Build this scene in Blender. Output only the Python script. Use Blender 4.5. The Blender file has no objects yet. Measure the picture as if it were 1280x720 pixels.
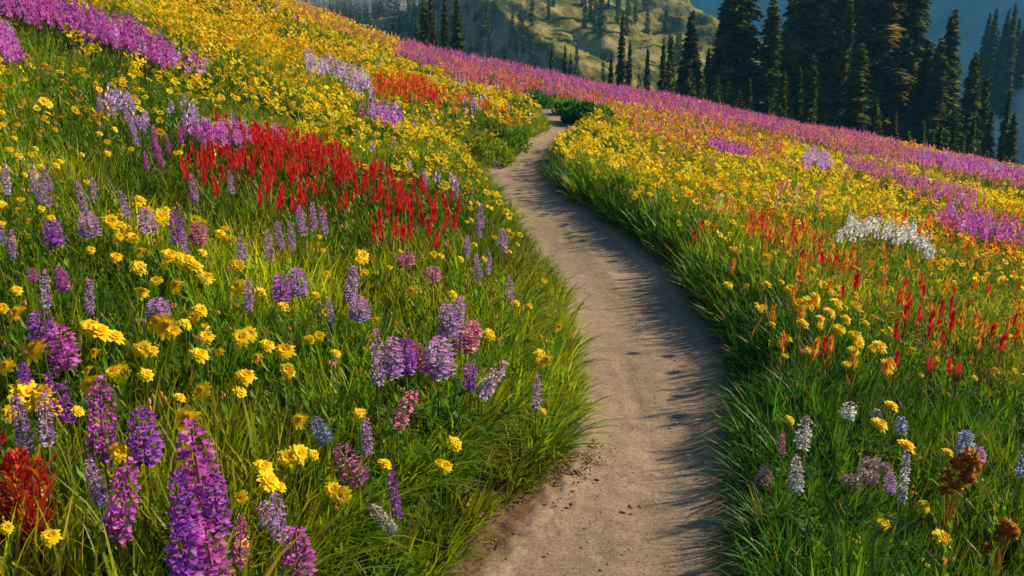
import bpy, math, random
import numpy as np
from mathutils import Vector, Euler
PI = math.pi
rng = np.random.default_rng(11)
random.seed(5)
C = bpy.context.scene.collection
R = math.radians

# ------------------------------------------------------------------ camera model
F_PX = 1155.0; PITCH = R(17.7); CAM_Z = 1.6
SP, CP = math.sin(PITCH), math.cos(PITCH)

def project(x, y, z):
    dz = z - CAM_Z
    dep = y * CP - dz * SP
    dep = np.where(dep < .05, .05, dep)
    return 640 + F_PX * x / dep, 360 - F_PX * (y * SP + dz * CP) / dep, dep

def ray(px, py):
    u = (px - 640) / F_PX; v = (360 - py) / F_PX
    return np.array([u, CP + v * SP, -SP + v * CP])

# ------------------------------------------------------------------ noise
def _h(ix, iy, s):
    n = (ix.astype(np.int64) * 374761393 + iy.astype(np.int64) * 668265263 + s * 974634777) & 0x7fffffff
    n = ((n ^ (n >> 13)) * 1274126177) & 0x7fffffff
    return ((n ^ (n >> 16)) & 0xffff) / 65535.0

def vnoise(x, y, s=0):
    x = np.asarray(x, float); y = np.asarray(y, float)
    ix = np.floor(x); iy = np.floor(y); fx = x - ix; fy = y - iy
    fx = fx * fx * (3 - 2 * fx); fy = fy * fy * (3 - 2 * fy)
    a = _h(ix, iy, s); b = _h(ix + 1, iy, s); c = _h(ix, iy + 1, s); d = _h(ix + 1, iy + 1, s)
    return (a * (1 - fx) + b * fx) * (1 - fy) + (c * (1 - fx) + d * fx) * fy - .5

def fbm(x, y, s=0, o=4):
    r = 0; a = 1.0
    for k in range(o):
        r = r + a * vnoise(x, y, s + k * 7); x = x * 2.03 + 3.1; y = y * 2.03 + 1.7; a *= .5
    return r

def sstep(t):
    t = np.clip(t, 0, 1); return t * t * (3 - 2 * t)

# ------------------------------------------------------------------ terrain
CREST = 30.0
def z0(x, y):
    x = np.asarray(x, float); y = np.asarray(y, float)
    xs = 70 * np.tanh(x / 70)
    ys = np.minimum(y, 120)
    z = -.034 * ys - .19 * xs
    z = z + .16 * np.logaddexp(0, (-(xs + .06 * np.clip(y, 0, 60) * .3) - 1.6) * 1.4) / 1.4
    z = z + .22 * fbm(x * .33, y * .33, 3, 2) * sstep((y - 4) / 8)
    t = np.maximum(y - CREST - 1.0 * np.sin(x * .25), 0)
    z = z - .3 * t * t / (t + 12)
    return np.maximum(z, -70.0 + 0 * z)

def hit(px, py, h=0.0, fn=z0, tmax=90):
    d = ray(px, py); t = .8; prev = t
    def g(t):
        return CAM_Z + d[2] * t - (float(fn(d[0] * t, d[1] * t)) + h)
    while t < tmax:
        if g(t) < 0: break
        prev = t; t *= 1.03
    lo, hi = prev, t
    for _ in range(24):
        m = (lo + hi) / 2
        if g(m) < 0: hi = m
        else: lo = m
    t = (lo + hi) / 2
    return d[0] * t, d[1] * t

# path borders, read where bare ground meets the plants
LB = [(470, 760), (520, 715), (545, 690), (590, 650), (622, 620), (655, 598), (692, 570), (712, 535), (716, 500), (716, 450), (704, 400),
      (688, 350), (660, 300), (630, 250), (612, 230), (592, 210), (600, 198), (640, 178), (668, 163), (682, 153), (680, 145), (672, 136)]
RB = [(945, 760), (938, 720), (938, 650), (935, 600), (935, 500), (922, 450), (892, 400), (852, 350), (819, 320), (794, 300), (754, 275), (724, 255),
      (700, 238), (687, 222), (684, 208), (696, 194), (712, 182), (728, 170), (735, 160), (732, 150), (715, 140)]
def border(L):
    p = sorted((hit(a, b) for a, b in L), key=lambda q: q[1])
    y = np.array([q[1] for q in p]); x = np.array([q[0] for q in p])
    return x, y
_lx, _ly = border(LB); _rx, _ry = border(RB)
def _ext(x, y):
    x = np.concatenate([[x[0]], x, [x[-1] - .9, x[-1] - 2.5, x[-1] - 4]]); y = np.concatenate([[-8], y, [y[-1] + 2.5, y[-1] + 6, y[-1] + 30]])
    yy = np.linspace(-8, 60, 1400); xx = np.interp(yy, y, x)
    k = np.hanning(9); k /= k.sum()
    return yy, np.convolve(np.pad(xx, 4, 'edge'), k, 'valid')
_yy, _xl = _ext(_lx, _ly); _, _xr = _ext(_rx, _ry)
_zc = z0((_xl + _xr) / 2, _yy)
def path_lr(y): return np.interp(y, _yy, _xl), np.interp(y, _yy, _xr)
def path_out(x, y):
    """distance outside the bare strip (negative inside)"""
    l, r = path_lr(y); return np.maximum(l - x, x - r) + np.clip((y - 22.5) * .5, 0, 5)

def H(x, y):
    z = z0(x, y)
    d = path_out(x, y)
    zc = np.interp(y, _yy, _zc) - .05
    w = sstep((d + .03) / .45)
    near = sstep((60 - y) / 10)
    l, r = path_lr(y); rt = (x > r) * np.clip((y - 3) / 1.5, 0, 1) * np.clip((16 - y) / 5, 0, 1)
    bank = (.05 + .13 * rt) * sstep((d + .02) / .3) * np.exp(-(np.maximum(d - .3, 0) / .5) ** 2)
    zz = zc * (1 - w) + (z + bank) * w
    return z * (1 - near) + zz * near
HAZE = 0.0006; EXPO = 1.05

# ------------------------------------------------------------------ materials
def new_mat(name):
    m = bpy.data.materials.new(name); m.use_nodes = True
    nt = m.node_tree; nt.nodes.clear()
    return m, nt
def N(nt, t, **k):
    n = nt.nodes.new(t)
    for a, v in k.items():
        if a.startswith('i_'): n.inputs[a[2:].replace('_', ' ')].default_value = v
        else: setattr(n, a, v)
    return n
def plant_mat(name, trans=.3, rough=.55, spec=.25, attr='Col', tcol=(1, 1, 1), var=.0):
    m, nt = new_mat(name); L = nt.links.new
    at = N(nt, 'ShaderNodeAttribute', attribute_name=attr)
    tc = N(nt, 'ShaderNodeTexCoord'); no = N(nt, 'ShaderNodeTexNoise'); no.inputs['Scale'].default_value = 60
    L(tc.outputs['Object'], no.inputs['Vector'])
    mr = N(nt, 'ShaderNodeMapRange'); mr.inputs['From Min'].default_value = .3; mr.inputs['From Max'].default_value = .7
    mr.inputs['To Min'].default_value = 1 - var; mr.inputs['To Max'].default_value = 1 + var
    L(no.outputs['Fac'], mr.inputs['Value'])
    mu = N(nt, 'ShaderNodeVectorMath', operation='SCALE'); L(at.outputs['Color'], mu.inputs[0]); L(mr.outputs['Result'], mu.inputs['Scale'])
    p = N(nt, 'ShaderNodeBsdfPrincipled'); p.inputs['Roughness'].default_value = rough
    p.inputs['Specular IOR Level'].default_value = spec
    L(mu.outputs['Vector'], p.inputs['Base Color'])
    t = N(nt, 'ShaderNodeBsdfTranslucent')
    m2 = N(nt, 'ShaderNodeVectorMath', operation='MULTIPLY'); m2.inputs[1].default_value = tcol
    L(mu.outputs['Vector'], m2.inputs[0]); L(m2.outputs['Vector'], t.inputs['Color'])
    mx = N(nt, 'ShaderNodeMixShader'); mx.inputs['Fac'].default_value = trans
    L(p.outputs[0], mx.inputs[1]); L(t.outputs[0], mx.inputs[2])
    o = N(nt, 'ShaderNodeOutputMaterial'); L(mx.outputs[0], o.inputs['Surface'])
    return m
M_LEAF = plant_mat('leaf', .46, .5, .3, tcol=(1.5, 1.4, .7), var=.15)
M_PETAL = plant_mat('petal', .42, .6, .15, tcol=(1.1, 1.05, 1.0), var=.12)
M_CONIFER = plant_mat('conifer_needles', .22, .7, .1, var=.25)
M_BARK = plant_mat('bark', 0, .9, .1, var=.4)
M_SOLID = plant_mat('dry_plant', .15, .8, .1, var=.25)

# ------------------------------------------------------------------ mesh building (triangle soups with a colour per vertex)
class P:
    def __init__(s): s.v = []; s.f = []; s.c = []; s.n = 0
    def add(s, v, f, c):
        v = np.asarray(v, float).reshape(-1, 3); f = np.asarray(f, int).reshape(-1, 3)
        c = np.asarray(c, float)
        if c.ndim == 1: c = np.tile(c, (len(v), 1))
        s.v.append(v); s.f.append(f + s.n); s.c.append(c); s.n += len(v); return s
    def get(s):
        return np.concatenate(s.v), np.concatenate(s.f), np.concatenate(s.c)
    def ribbon(s, pts, w, n, c0, c1=None, nrm=None):
        """tapering leaf blade along pts with half widths w"""
        pts = np.asarray(pts, float); k = len(pts); c1 = c0 if c1 is None else c1
        side = np.asarray(n, float); side = side / (np.linalg.norm(side) + 1e-9)
        w = np.asarray(w, float)[:, None]
        a = pts - side * w; b = pts + side * w
        v = np.empty((2 * k, 3)); v[0::2] = a; v[1::2] = b
        f = []
        for i in range(k - 1):
            q = 2 * i; f += [(q, q + 1, q + 3), (q, q + 3, q + 2)]
        t = np.repeat(np.linspace(0, 1, k), 2)[:, None]
        s.add(v, f, np.asarray(c0) * (1 - t) + np.asarray(c1) * t); return s
    def tube(s, pts, r, c, m=5, c1=None):
        pts = np.asarray(pts, float); k = len(pts); r = np.broadcast_to(np.asarray(r, float), (k,))
        a = np.arange(m) * 2 * PI / m; v = []
        for i in range(k):
            d = pts[min(i + 1, k - 1)] - pts[max(i - 1, 0)]; d = d / (np.linalg.norm(d) + 1e-9)
            e = np.cross(d, (0, 1, 0) if abs(d[1]) < .9 else (1, 0, 0)); e /= np.linalg.norm(e); g = np.cross(d, e)
            v.append(pts[i] + r[i] * (np.cos(a)[:, None] * e + np.sin(a)[:, None] * g))
        v = np.concatenate(v); f = []
        for i in range(k - 1):
            for j in range(m):
                p0 = i * m + j; p1 = i * m + (j + 1) % m; f += [(p0, p1, p1 + m), (p0, p1 + m, p0 + m)]
        if c1 is not None:
            t = np.repeat(np.linspace(0, 1, k), m)[:, None]; c = np.asarray(c) * (1 - t) + np.asarray(c1) * t
        s.add(v, f, c); return s
    def blob(s, c0, r, col, m=6, k=4, rz=None, jit=0):
        rz = r if rz is None else rz; v = [(0, 0, -rz)]; 
        for i in range(1, k):
            t = PI * i / k
            for j in range(m): v.append((r * math.sin(t) * math.cos(2 * PI * j / m), r * math.sin(t) * math.sin(2 * PI * j / m), -rz * math.cos(t)))
        v.append((0, 0, rz)); v = np.array(v)
        if jit: v = v * (1 + rng.uniform(-jit, jit, (len(v), 1)))
        f = [(0, 1 + (j + 1) % m, 1 + j) for j in range(m)]
        for i in range(k - 2):
            for j in range(m):
                a = 1 + i * m + j; b = 1 + i * m + (j + 1) % m; f += [(a, b, b + m), (a, b + m, a + m)]
        e = len(v) - 1; o = 1 + (k - 2) * m
        f += [(o + j, o + (j + 1) % m, e) for j in range(m)]
        s.add(v + np.asarray(c0), f, col); return s

def mesh_of(name, v, f, c, mat, smooth=False):
    me = bpy.data.meshes.new(name)
    v = np.ascontiguousarray(v, np.float32); f = np.ascontiguousarray(f, np.int32)
    me.vertices.add(len(v)); me.vertices.foreach_set('co', v.ravel())
    me.loops.add(f.size); me.loops.foreach_set('vertex_index', f.ravel())
    me.polygons.add(len(f)); me.polygons.foreach_set('loop_start', np.arange(0, f.size, f.shape[1], dtype=np.int32))
    if c is not None:
        a = me.attributes.new('Col', 'FLOAT_COLOR', 'POINT')
        cc = np.ones((len(v), 4), np.float32); cc[:, :3] = np.clip(c, 0, 1); a.data.foreach_set('color', cc.ravel())
    me.update(calc_edges=True)
    if smooth: me.polygons.foreach_set('use_smooth', np.ones(len(f), bool))
    me.materials.append(mat)
    return me
def link(name, me, parent=None):
    o = bpy.data.objects.new(name, me); C.objects.link(o)
    if parent: o.parent = parent
    return o
def pobj(name, p, mat, parent=None, smooth=False):
    v, f, c = p.get() if isinstance(p, P) else p
    return link(name, mesh_of(name, v, f, c, mat, smooth), parent)
def tag(o, label=None, cat=None, group=None, kind=None):
    if label: o['label'] = label
    if cat: o['category'] = cat
    if group: o['group'] = group
    if kind: o['kind'] = kind
    return o
def empty(name, loc=(0, 0, 0), rz=0):
    o = bpy.data.objects.new(name, None); C.objects.link(o); o.location = loc; o.rotation_euler = (0, 0, rz)
    o.empty_display_size = .05; return o
KIDS = {}
def kids(o):
    if o.name not in KIDS: KIDS[o.name] = [(c, [g for g in c.children]) for c in o.children]
    return KIDS[o.name]
def copy_tree(o):
    r = o.copy(); C.objects.link(r)
    for ch, gs in kids(o):
        c = ch.copy(); C.objects.link(c); c.parent = r
        for g in gs:
            d = g.copy(); C.objects.link(d); d.parent = c
    return r

class Soup:
    """collects many transformed copies of small shapes into one mesh"""
    def __init__(s): s.v = []; s.f = []; s.c = []; s.n = 0
    def scatter(s, protos, which, pos, rz, sc, tilt=None, tint=None, lean_to=None):
        pos = np.asarray(pos, float); n = len(pos)
        if n == 0: return
        sc = np.broadcast_to(np.asarray(sc, float).reshape(-1, 1) if np.ndim(sc) < 2 else sc, (n, 3))
        for k, (v, f, c) in enumerate(protos):
            ix = np.nonzero(which == k)[0]
            if len(ix) == 0: continue
            V = v[None] * sc[ix][:, None, :]
            cs, sn = np.cos(rz[ix])[:, None], np.sin(rz[ix])[:, None]
            X = V[..., 0] * cs - V[..., 1] * sn; Y = V[..., 0] * sn + V[..., 1] * cs; Z = V[..., 2].copy()
            if tilt is not None:       # tilt: (n,2) lean of the top in x and y, as a rotation of small angle
                tx = tilt[ix, 0][:, None]; ty = tilt[ix, 1][:, None]
                X2 = X * np.cos(tx) + Z * np.sin(tx); Z2 = -X * np.sin(tx) + Z * np.cos(tx)
                Y2 = Y * np.cos(ty) + Z2 * np.sin(ty); Z3 = -Y * np.sin(ty) + Z2 * np.cos(ty)
                X, Y, Z = X2, Y2, Z3
            W = np.stack([X, Y, Z], -1) + pos[ix][:, None, :]
            CC = np.broadcast_to(c[None], (len(ix),) + c.shape)
            if tint is not None: CC = CC * tint[ix][:, None, :]
            F = f[None] + (np.arange(len(ix)) * len(v))[:, None, None] + s.n
            s.v.append(W.reshape(-1, 3)); s.c.append(CC.reshape(-1, 3)); s.f.append(F.reshape(-1, 3)); s.n += W.shape[0] * W.shape[1]
    def build(s, name, mat, parent=None):
        if not s.v: return None
        return link(name, mesh_of(name, np.concatenate(s.v), np.concatenate(s.f), np.concatenate(s.c), mat), parent)
    def tris(s): return sum(len(f) for f in s.f)

# ------------------------------------------------------------------ plant shapes
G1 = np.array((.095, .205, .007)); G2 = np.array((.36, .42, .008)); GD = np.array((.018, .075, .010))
YEL = np.array((.92, .78, .014)); YEL2 = np.array((.90, .60, .010))
PUR = np.array((.46, .14, .80)); MAG = np.array((.60, .17, .70)); LIL = np.array((.60, .40, .88)); WHI = np.array((.64, .63, .76))
REDC = np.array((.72, .018, .04)); ORA = np.array((.80, .17, .04)); PINK = np.array((.68, .27, .30)); BLU = np.array((.40, .47, .85))
def jc(c, a=.15): return np.asarray(c) * (1 + rng.uniform(-a, a, 3) * .5 + rng.uniform(-a, a))

def blade(p, base, az, h, lean, w, c0, c1, k=4, tw=0):
    t = np.linspace(0, 1, k)
    d = np.array((math.cos(az), math.sin(az)))
    x = lean * h * t ** 2.2
    z = h * (t - .28 * (lean ** 1.5) * t ** 3)
    pts = np.stack([base[0] + d[0] * x, base[1] + d[1] * x, z + base[2]], 1)
    ww = w * (1 - t ** 2.2) * np.array([.8] + [1] * (k - 1)) + .0002
    a2 = az + PI / 2 + tw
    p.ribbon(pts, ww, (math.cos(a2), math.sin(a2), 0), c0, c1)

def tuft(nb, h, w, k=4, spread=.03, lean=.7):
    p = P()
    for i in range(nb):
        az = rng.uniform(0, 2 * PI); r = spread * rng.uniform(0, 1) ** .5
        b = (r * math.cos(az + rng.normal() * .5), r * math.sin(az), -.03)
        c = jc(np.array((1., 1., 1.)), .25)
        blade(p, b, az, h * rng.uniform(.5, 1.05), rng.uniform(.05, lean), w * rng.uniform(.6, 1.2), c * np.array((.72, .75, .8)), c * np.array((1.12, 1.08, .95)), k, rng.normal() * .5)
    return p.get()

def floret(p, c, d, s, col):
    """little pea flower: folded banner and keel"""
    d = d / np.linalg.norm(d); up = np.array((0, 0, 1.)); sd = np.cross(d, up); sd /= np.linalg.norm(sd) + 1e-6; u = np.cross(sd, d)
    tip = c + d * s
    v = [c, c + sd * s * .45 + u * s * .55 + d * s * .3, c + u * s * .75 + d * s * .25, c - sd * s * .45 + u * s * .55 + d * s * .3, tip - u * s * .12,
         c + sd * s * .28 + d * s * .6 - u * s * .2, c - sd * s * .28 + d * s * .6 - u * s * .2]
    f = [(0, 1, 2), (0, 2, 3), (0, 5, 4), (0, 4, 6), (0, 1, 5), (0, 6, 3)]
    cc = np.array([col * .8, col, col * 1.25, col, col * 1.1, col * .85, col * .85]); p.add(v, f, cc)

def spike_full(L=.2, r=.034, rows=20, per=13, fs=.0140, gap=0):
    p = P()
    for i in range(rows):
        t = i / (rows - 1); rr = r * math.sqrt(max(1 - .9 * t ** 6, .05)) * (.74 + .26 * math.sin(min(t * 6, 1.57))) * (1 + .12 * math.sin(i * 1.7 + rows))
        n = max(3, int(per * (1 - .45 * t)))
        for j in range(n):
            if rng.random() < gap: continue
            a = 2 * PI * (j + .5 * (i % 2) + rng.uniform(-.25, .25)) / n
            z = L * t + rng.uniform(-.5, .5) * L / rows
            e = np.array((math.cos(a), math.sin(a), 0))
            col = np.array((1., 1., 1.)) * rng.uniform(.65, 1.3)
            if rng.random() < .22: col = col * np.array((1.35, 1.9, 1.25))
            floret(p, e * rr * rng.uniform(.45, .7) + (0, 0, z), e * 1.0 + np.array((0, 0, rng.uniform(-.2, .55))) + .5 * rng.normal(size=3) * .4, fs * rng.uniform(.7, 1.2) * (1 - .25 * t), col)
    p.tube([(0, 0, -.01), (0, 0, L * .97)], [r * .16, r * .06], (.55, .8, .5), 4)
    return p
def spike_mid(L=.2, r=.034, rows=8, per=5):
    p = P()
    for i in range(rows):
        t = i / (rows - 1); rr = r * (1 - t ** 2 * .8)
        for j in range(max(3, int(per * (1 - .4 * t)))):
            a = rng.uniform(0, 2 * PI); e = np.array((math.cos(a), math.sin(a), 0)); z = L * t + rng.uniform(-.5, .5) * L / rows
            s = rr * rng.uniform(.7, 1.1); sd = np.array((-e[1], e[0], 0)); c = e * rr * .35 + (0, 0, z)
            col = np.ones(3) * rng.uniform(.65, 1.3)
            if rng.random() < .2: col = col * np.array((1.3, 1.7, 1.2))
            p.add([c, c + e * s + sd * s * .5 + (0, 0, s * .4), c + e * s * .5 + (0, 0, s * .9), c + e * s - sd * s * .5 + (0, 0, s * .2)], [(0, 1, 2), (0, 2, 3)], [col * .8, col, col * 1.15, col])
    return p
def spike_low(L=.2, r=.034):
    p = P()
    for i in range(4):
        t = i / 3; rr = r * (1.05 - t * .7)
        for j in range(3):
            a = rng.uniform(0, 2 * PI); e = np.array((math.cos(a), math.sin(a), 0)); z = L * t * .85; col = np.ones(3) * rng.uniform(.7, 1.3)
            p.add([(0, 0, z - rr * .3), tuple(e * rr + (0, 0, z + rr * .3)), (e[1] * rr * .4, -e[0] * rr * .4, z + rr * 1.2)], [(0, 1, 2)], col)
    return p
def palmate(p, h, az, L, c, n=8, out=.5):
    """stalked lupine leaf with finger leaflets"""
    d = np.array((math.cos(az), math.sin(az), 0)); a = np.array((0, 0, h * .35)); b = a + d * L * out * 1.6 + np.array((0, 0, L * .9))
    p.tube([a, (a + b) / 2 + np.array((0, 0, -.01)), b], [.0016, .0014, .001], c * .9, 3)
    for k in range(n):
        t = 2 * PI * k / n + az; e = np.array((math.cos(t), math.sin(t), .35 + .15 * rng.normal())); e /= np.linalg.norm(e); l = L * rng.uniform(.55, .8)
        s = np.cross(e, (0, 0, 1)); w = l * .13
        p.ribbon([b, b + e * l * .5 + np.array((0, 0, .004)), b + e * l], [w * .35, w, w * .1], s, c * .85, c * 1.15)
def brush_full(L=.13, r=.026, n=34):
    """paintbrush head: narrow upright bracts"""
    p = P()
    for i in range(n):
        t = rng.uniform(0, 1) ** .8; a = rng.uniform(0, 2 * PI); e = np.array((math.cos(a), math.sin(a), 0))
        z = L * t * .72; l = L * .36 * (1 - .35 * t); o = r * (1 - .55 * t); c = np.ones(3) * rng.uniform(.6, 1.25) * (1, 1 + 3.5 * rng.random() ** 3, 1)
        b = e * .003 + np.array((0, 0, z)); m = e * o * .75 + np.array((0, 0, z + l * .5)); q = e * o * 1.1 + np.array((0, 0, z + l))
        p.ribbon([b, m, q], [.0022, .0042, .0008], (-e[1], e[0], 0), c * np.array((.8, 1.2, 1)), c)
    return p
def brush_low(L=.13, r=.028, n=7):
    p = P()
    for i in range(n):
        t = i / n; a = rng.uniform(0, 2 * PI); e = np.array((math.cos(a), math.sin(a), 0)); z = L * t * .7; l = L * .42; o = r * (1 - .5 * t); c = np.ones(3) * rng.uniform(.7, 1.25)
        s = np.array((-e[1], e[0], 0)) * r * .42
        p.add([(0, 0, z), tuple(e * o * .7 - s + (0, 0, z + l * .5)), tuple(e * o + (0, 0, z + l)), tuple(e * o * .7 + s + (0, 0, z + l * .5))], [(0, 1, 2), (0, 2, 3)], c)
    return p
def daisy_petals(r=.03, n=13, layers=2, ctr=(0, 0, 0), tilt=(0, 0), k=4):
    p = P()
    for l in range(layers):
        m = n - 3 * l
        for j in range(m):
            a = 2 * PI * (j + rng.uniform(-.2, .2)) / m + l * .3; e = np.array((math.cos(a), math.sin(a), 0)); s = (-e[1], e[0], 0)
            L = r * rng.uniform(.82, 1.1) * (1 - .25 * l); up = .12 + .38 * l + rng.uniform(-.1, .12)
            ts = np.array((.12, .5, .8, 1.0)); pts = [e * L * t + np.array((0, 0, L * (up * t - .28 * t * t + .03 * l))) for t in ts]
            c = YEL * rng.uniform(.85, 1.1); w = r * .19
            p.ribbon(pts, [w * .5, w, w * .85, w * .25], s, c * np.array((.95, .75, 1)), c)
    return _tilt(p, ctr, tilt)
def _tilt(p, ctr, tilt):
    m = np.array(Euler((tilt[0], tilt[1], 0)).to_matrix())
    p.v = [v @ m.T + np.asarray(ctr) for v in p.v]; return p
def disc(r=.009, ctr=(0, 0, 0), tilt=(0, 0), col=(.85, .50, .008)):
    p = P(); p.blob((0, 0, r * .25), r, col, 8, 4, r * .6, .08)
    for i in range(14):
        a = rng.uniform(0, 2 * PI); q = r * rng.uniform(.2, .95); p.blob((q * math.cos(a), q * math.sin(a), r * .7 * (1 - (q / r) ** 2 * .5)), r * .16, np.array(col) * rng.uniform(.8, 1.5), 4, 3)
    return _tilt(p, ctr, tilt)
def head_mid(r=.03, n=7):
    p = P()
    for j in range(n):
        a = 2 * PI * j / n + rng.uniform(-.2, .2); e = np.array((math.cos(a), math.sin(a), 0)); s = np.array((-e[1], e[0], 0)) * r * .36; u = r * rng.uniform(-.1, .3)
        c = np.ones(3) * rng.uniform(.85, 1.1)
        p.add([(0, 0, 0), tuple(e * r * .75 - s + (0, 0, u * .7)), tuple(e * r + (0, 0, u)), tuple(e * r * .75 + s + (0, 0, u * .7))], [(0, 1, 2), (0, 2, 3)], [c * np.array((.85, .6, 1)), c, c, c])
    p.blob((0, 0, r * .08), r * .3, (.75, .5, .6), 5, 3, r * .22)
    return p

# ------------------------------------------------------------------ ground, path, far land
def grid(xs, ys, fn):
    X, Y = np.meshgrid(xs, ys); Z = fn(X, Y); n, m = X.shape
    v = np.stack([X, Y, Z], -1).reshape(-1, 3); i = np.arange(n - 1)[:, None] * m + np.arange(m - 1)[None]
    f = np.stack([i, i + 1, i + 1 + m, i + m], -1).reshape(-1, 4); return v, f
def soil_mat():
    m, nt = new_mat('meadow_soil'); L = nt.links.new
    tc = N(nt, 'ShaderNodeTexCoord'); a = N(nt, 'ShaderNodeTexNoise'); a.inputs['Scale'].default_value = 3; a.inputs['Detail'].default_value = 8
    L(tc.outputs['Object'], a.inputs['Vector']); cr = N(nt, 'ShaderNodeValToRGB')
    e = cr.color_ramp.elements; e[0].position = .35; e[0].color = (.022, .035, .008, 1); e[1].position = .7; e[1].color = (.06, .085, .016, 1)
    L(a.outputs['Fac'], cr.inputs['Fac']); p = N(nt, 'ShaderNodeBsdfPrincipled'); p.inputs['Roughness'].default_value = .9
    L(cr.outputs[0], p.inputs['Base Color']); o = N(nt, 'ShaderNodeOutputMaterial'); L(p.outputs[0], o.inputs['Surface']); return m
def ground_fn(x, y):
    d = path_out(x, y)
    return H(x, y) - .05 * sstep((-d + .02) / .06) * sstep((60 - y) / 10) + .012 * vnoise(x * 9, y * 9, 5) * sstep((20 - y) / 5)
ys_n = np.concatenate([np.arange(-6, 1.5, .25), np.arange(1.5, 9, .04), np.arange(9, 24, .12), np.arange(24, 50, .5), np.arange(50, 90, 2), np.array([90, 110, 140, 180, 240, 330, 450, 700, 1000, 1400, 1700])])
xs_n = np.concatenate([-np.array([1700, 1300, 900, 500, 300, 180, 120, 90, 70.]), np.arange(-60, -24, 2), np.arange(-24, -8, .7), np.arange(-8, -2, .25), np.arange(-2, 3, .04), np.arange(3, 9, .25), np.arange(9, 26, .7), np.arange(26, 62, 2), np.array([70, 90, 120, 180, 300, 500, 900, 1300, 1700.])])
v, f = grid(xs_n, ys_n, ground_fn)
g = link('ground', mesh_of('ground', v, f, None, soil_mat(), True)); tag(g, kind='structure')

# path strip
def path_mat():
    m, nt = new_mat('trail_dirt'); L = nt.links.new
    tc = N(nt, 'ShaderNodeTexCoord')
    def noise(s, d=6, r=.6):
        a = N(nt, 'ShaderNodeTexNoise'); a.inputs['Scale'].default_value = s; a.inputs['Detail'].default_value = d; a.inputs['Roughness'].default_value = r
        L(tc.outputs['Object'], a.inputs['Vector']); return a.outputs['Fac']
    at = N(nt, 'ShaderNodeAttribute', attribute_name='Col')
    big = noise(1.6, 4); fine = noise(70, 8, .75); med = noise(14, 6, .65)
    cr = N(nt, 'ShaderNodeValToRGB'); e = cr.color_ramp.elements
    e[0].position = .36; e[0].color = (.155, .132, .112, 1); e[1].position = .66; e[1].color = (.41, .31, .25, 1)
    ad = N(nt, 'ShaderNodeMath', operation='MULTIPLY_ADD'); ad.inputs[1].default_value = .75
    L(fine, ad.inputs[0]); s2 = N(nt, 'ShaderNodeMath', operation='MULTIPLY_ADD'); s2.inputs[1].default_value = .35; s2.inputs[2].default_value = -.05
    L(med, s2.inputs[0]); L(s2.outputs[0], ad.inputs[2]); L(ad.outputs[0], cr.inputs['Fac'])
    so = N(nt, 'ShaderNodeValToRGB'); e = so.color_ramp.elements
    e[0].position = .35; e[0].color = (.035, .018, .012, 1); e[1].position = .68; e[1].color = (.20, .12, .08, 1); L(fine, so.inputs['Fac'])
    # share of soil and painted border shade: the strip's edge value plus noise
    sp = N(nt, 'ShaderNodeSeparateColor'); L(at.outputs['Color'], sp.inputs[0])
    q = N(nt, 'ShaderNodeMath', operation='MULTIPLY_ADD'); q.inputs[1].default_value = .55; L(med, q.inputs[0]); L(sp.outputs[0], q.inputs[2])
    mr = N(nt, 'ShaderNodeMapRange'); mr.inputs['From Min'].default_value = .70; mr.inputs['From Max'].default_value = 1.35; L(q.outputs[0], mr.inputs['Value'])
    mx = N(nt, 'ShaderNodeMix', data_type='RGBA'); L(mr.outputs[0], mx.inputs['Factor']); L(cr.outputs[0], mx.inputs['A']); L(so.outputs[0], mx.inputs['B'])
    b2 = N(nt, 'ShaderNodeMapRange'); b2.inputs['From Min'].default_value = .3; b2.inputs['From Max'].default_value = .7; b2.inputs['To Min'].default_value = .82; b2.inputs['To Max'].default_value = 1.12
    L(big, b2.inputs['Value']); sc = N(nt, 'ShaderNodeVectorMath', operation='SCALE'); L(mx.outputs['Result'], sc.inputs[0]); L(b2.outputs[0], sc.inputs['Scale'])
    p = N(nt, 'ShaderNodeBsdfPrincipled'); p.inputs['Roughness'].default_value = .95; p.inputs['Specular IOR Level'].default_value = .1; L(sc.outputs[0], p.inputs['Base Color'])
    bm = N(nt, 'ShaderNodeBump'); bm.inputs['Strength'].default_value = .75; bm.inputs['Distance'].default_value = .008; L(fine, bm.inputs['Height']); L(bm.outputs[0], p.inputs['Normal'])
    o = N(nt, 'ShaderNodeOutputMaterial'); L(p.outputs[0], o.inputs['Surface']); return m
yp = np.concatenate([np.arange(.2, 7, .018), np.arange(7, 14, .04), np.arange(14, 24, .1)]); tt = np.linspace(0, 1, 120)
l, r = path_lr(yp); l = l - .16; r = r + .16
X = l[:, None] + (r - l)[:, None] * tt[None]; Y = np.repeat(yp[:, None], len(tt), 1)
dd = path_out(X, Y)
Z = H(X, Y) + .004 + .014 * fbm(X * 4, Y * 4, 21, 2) + .003 * vnoise(X * 16, Y * 16, 9) + .0016 * vnoise(X * 60, Y * 60, 10) + .02 * np.exp(-((dd + .05) / .1) ** 2)
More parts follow.
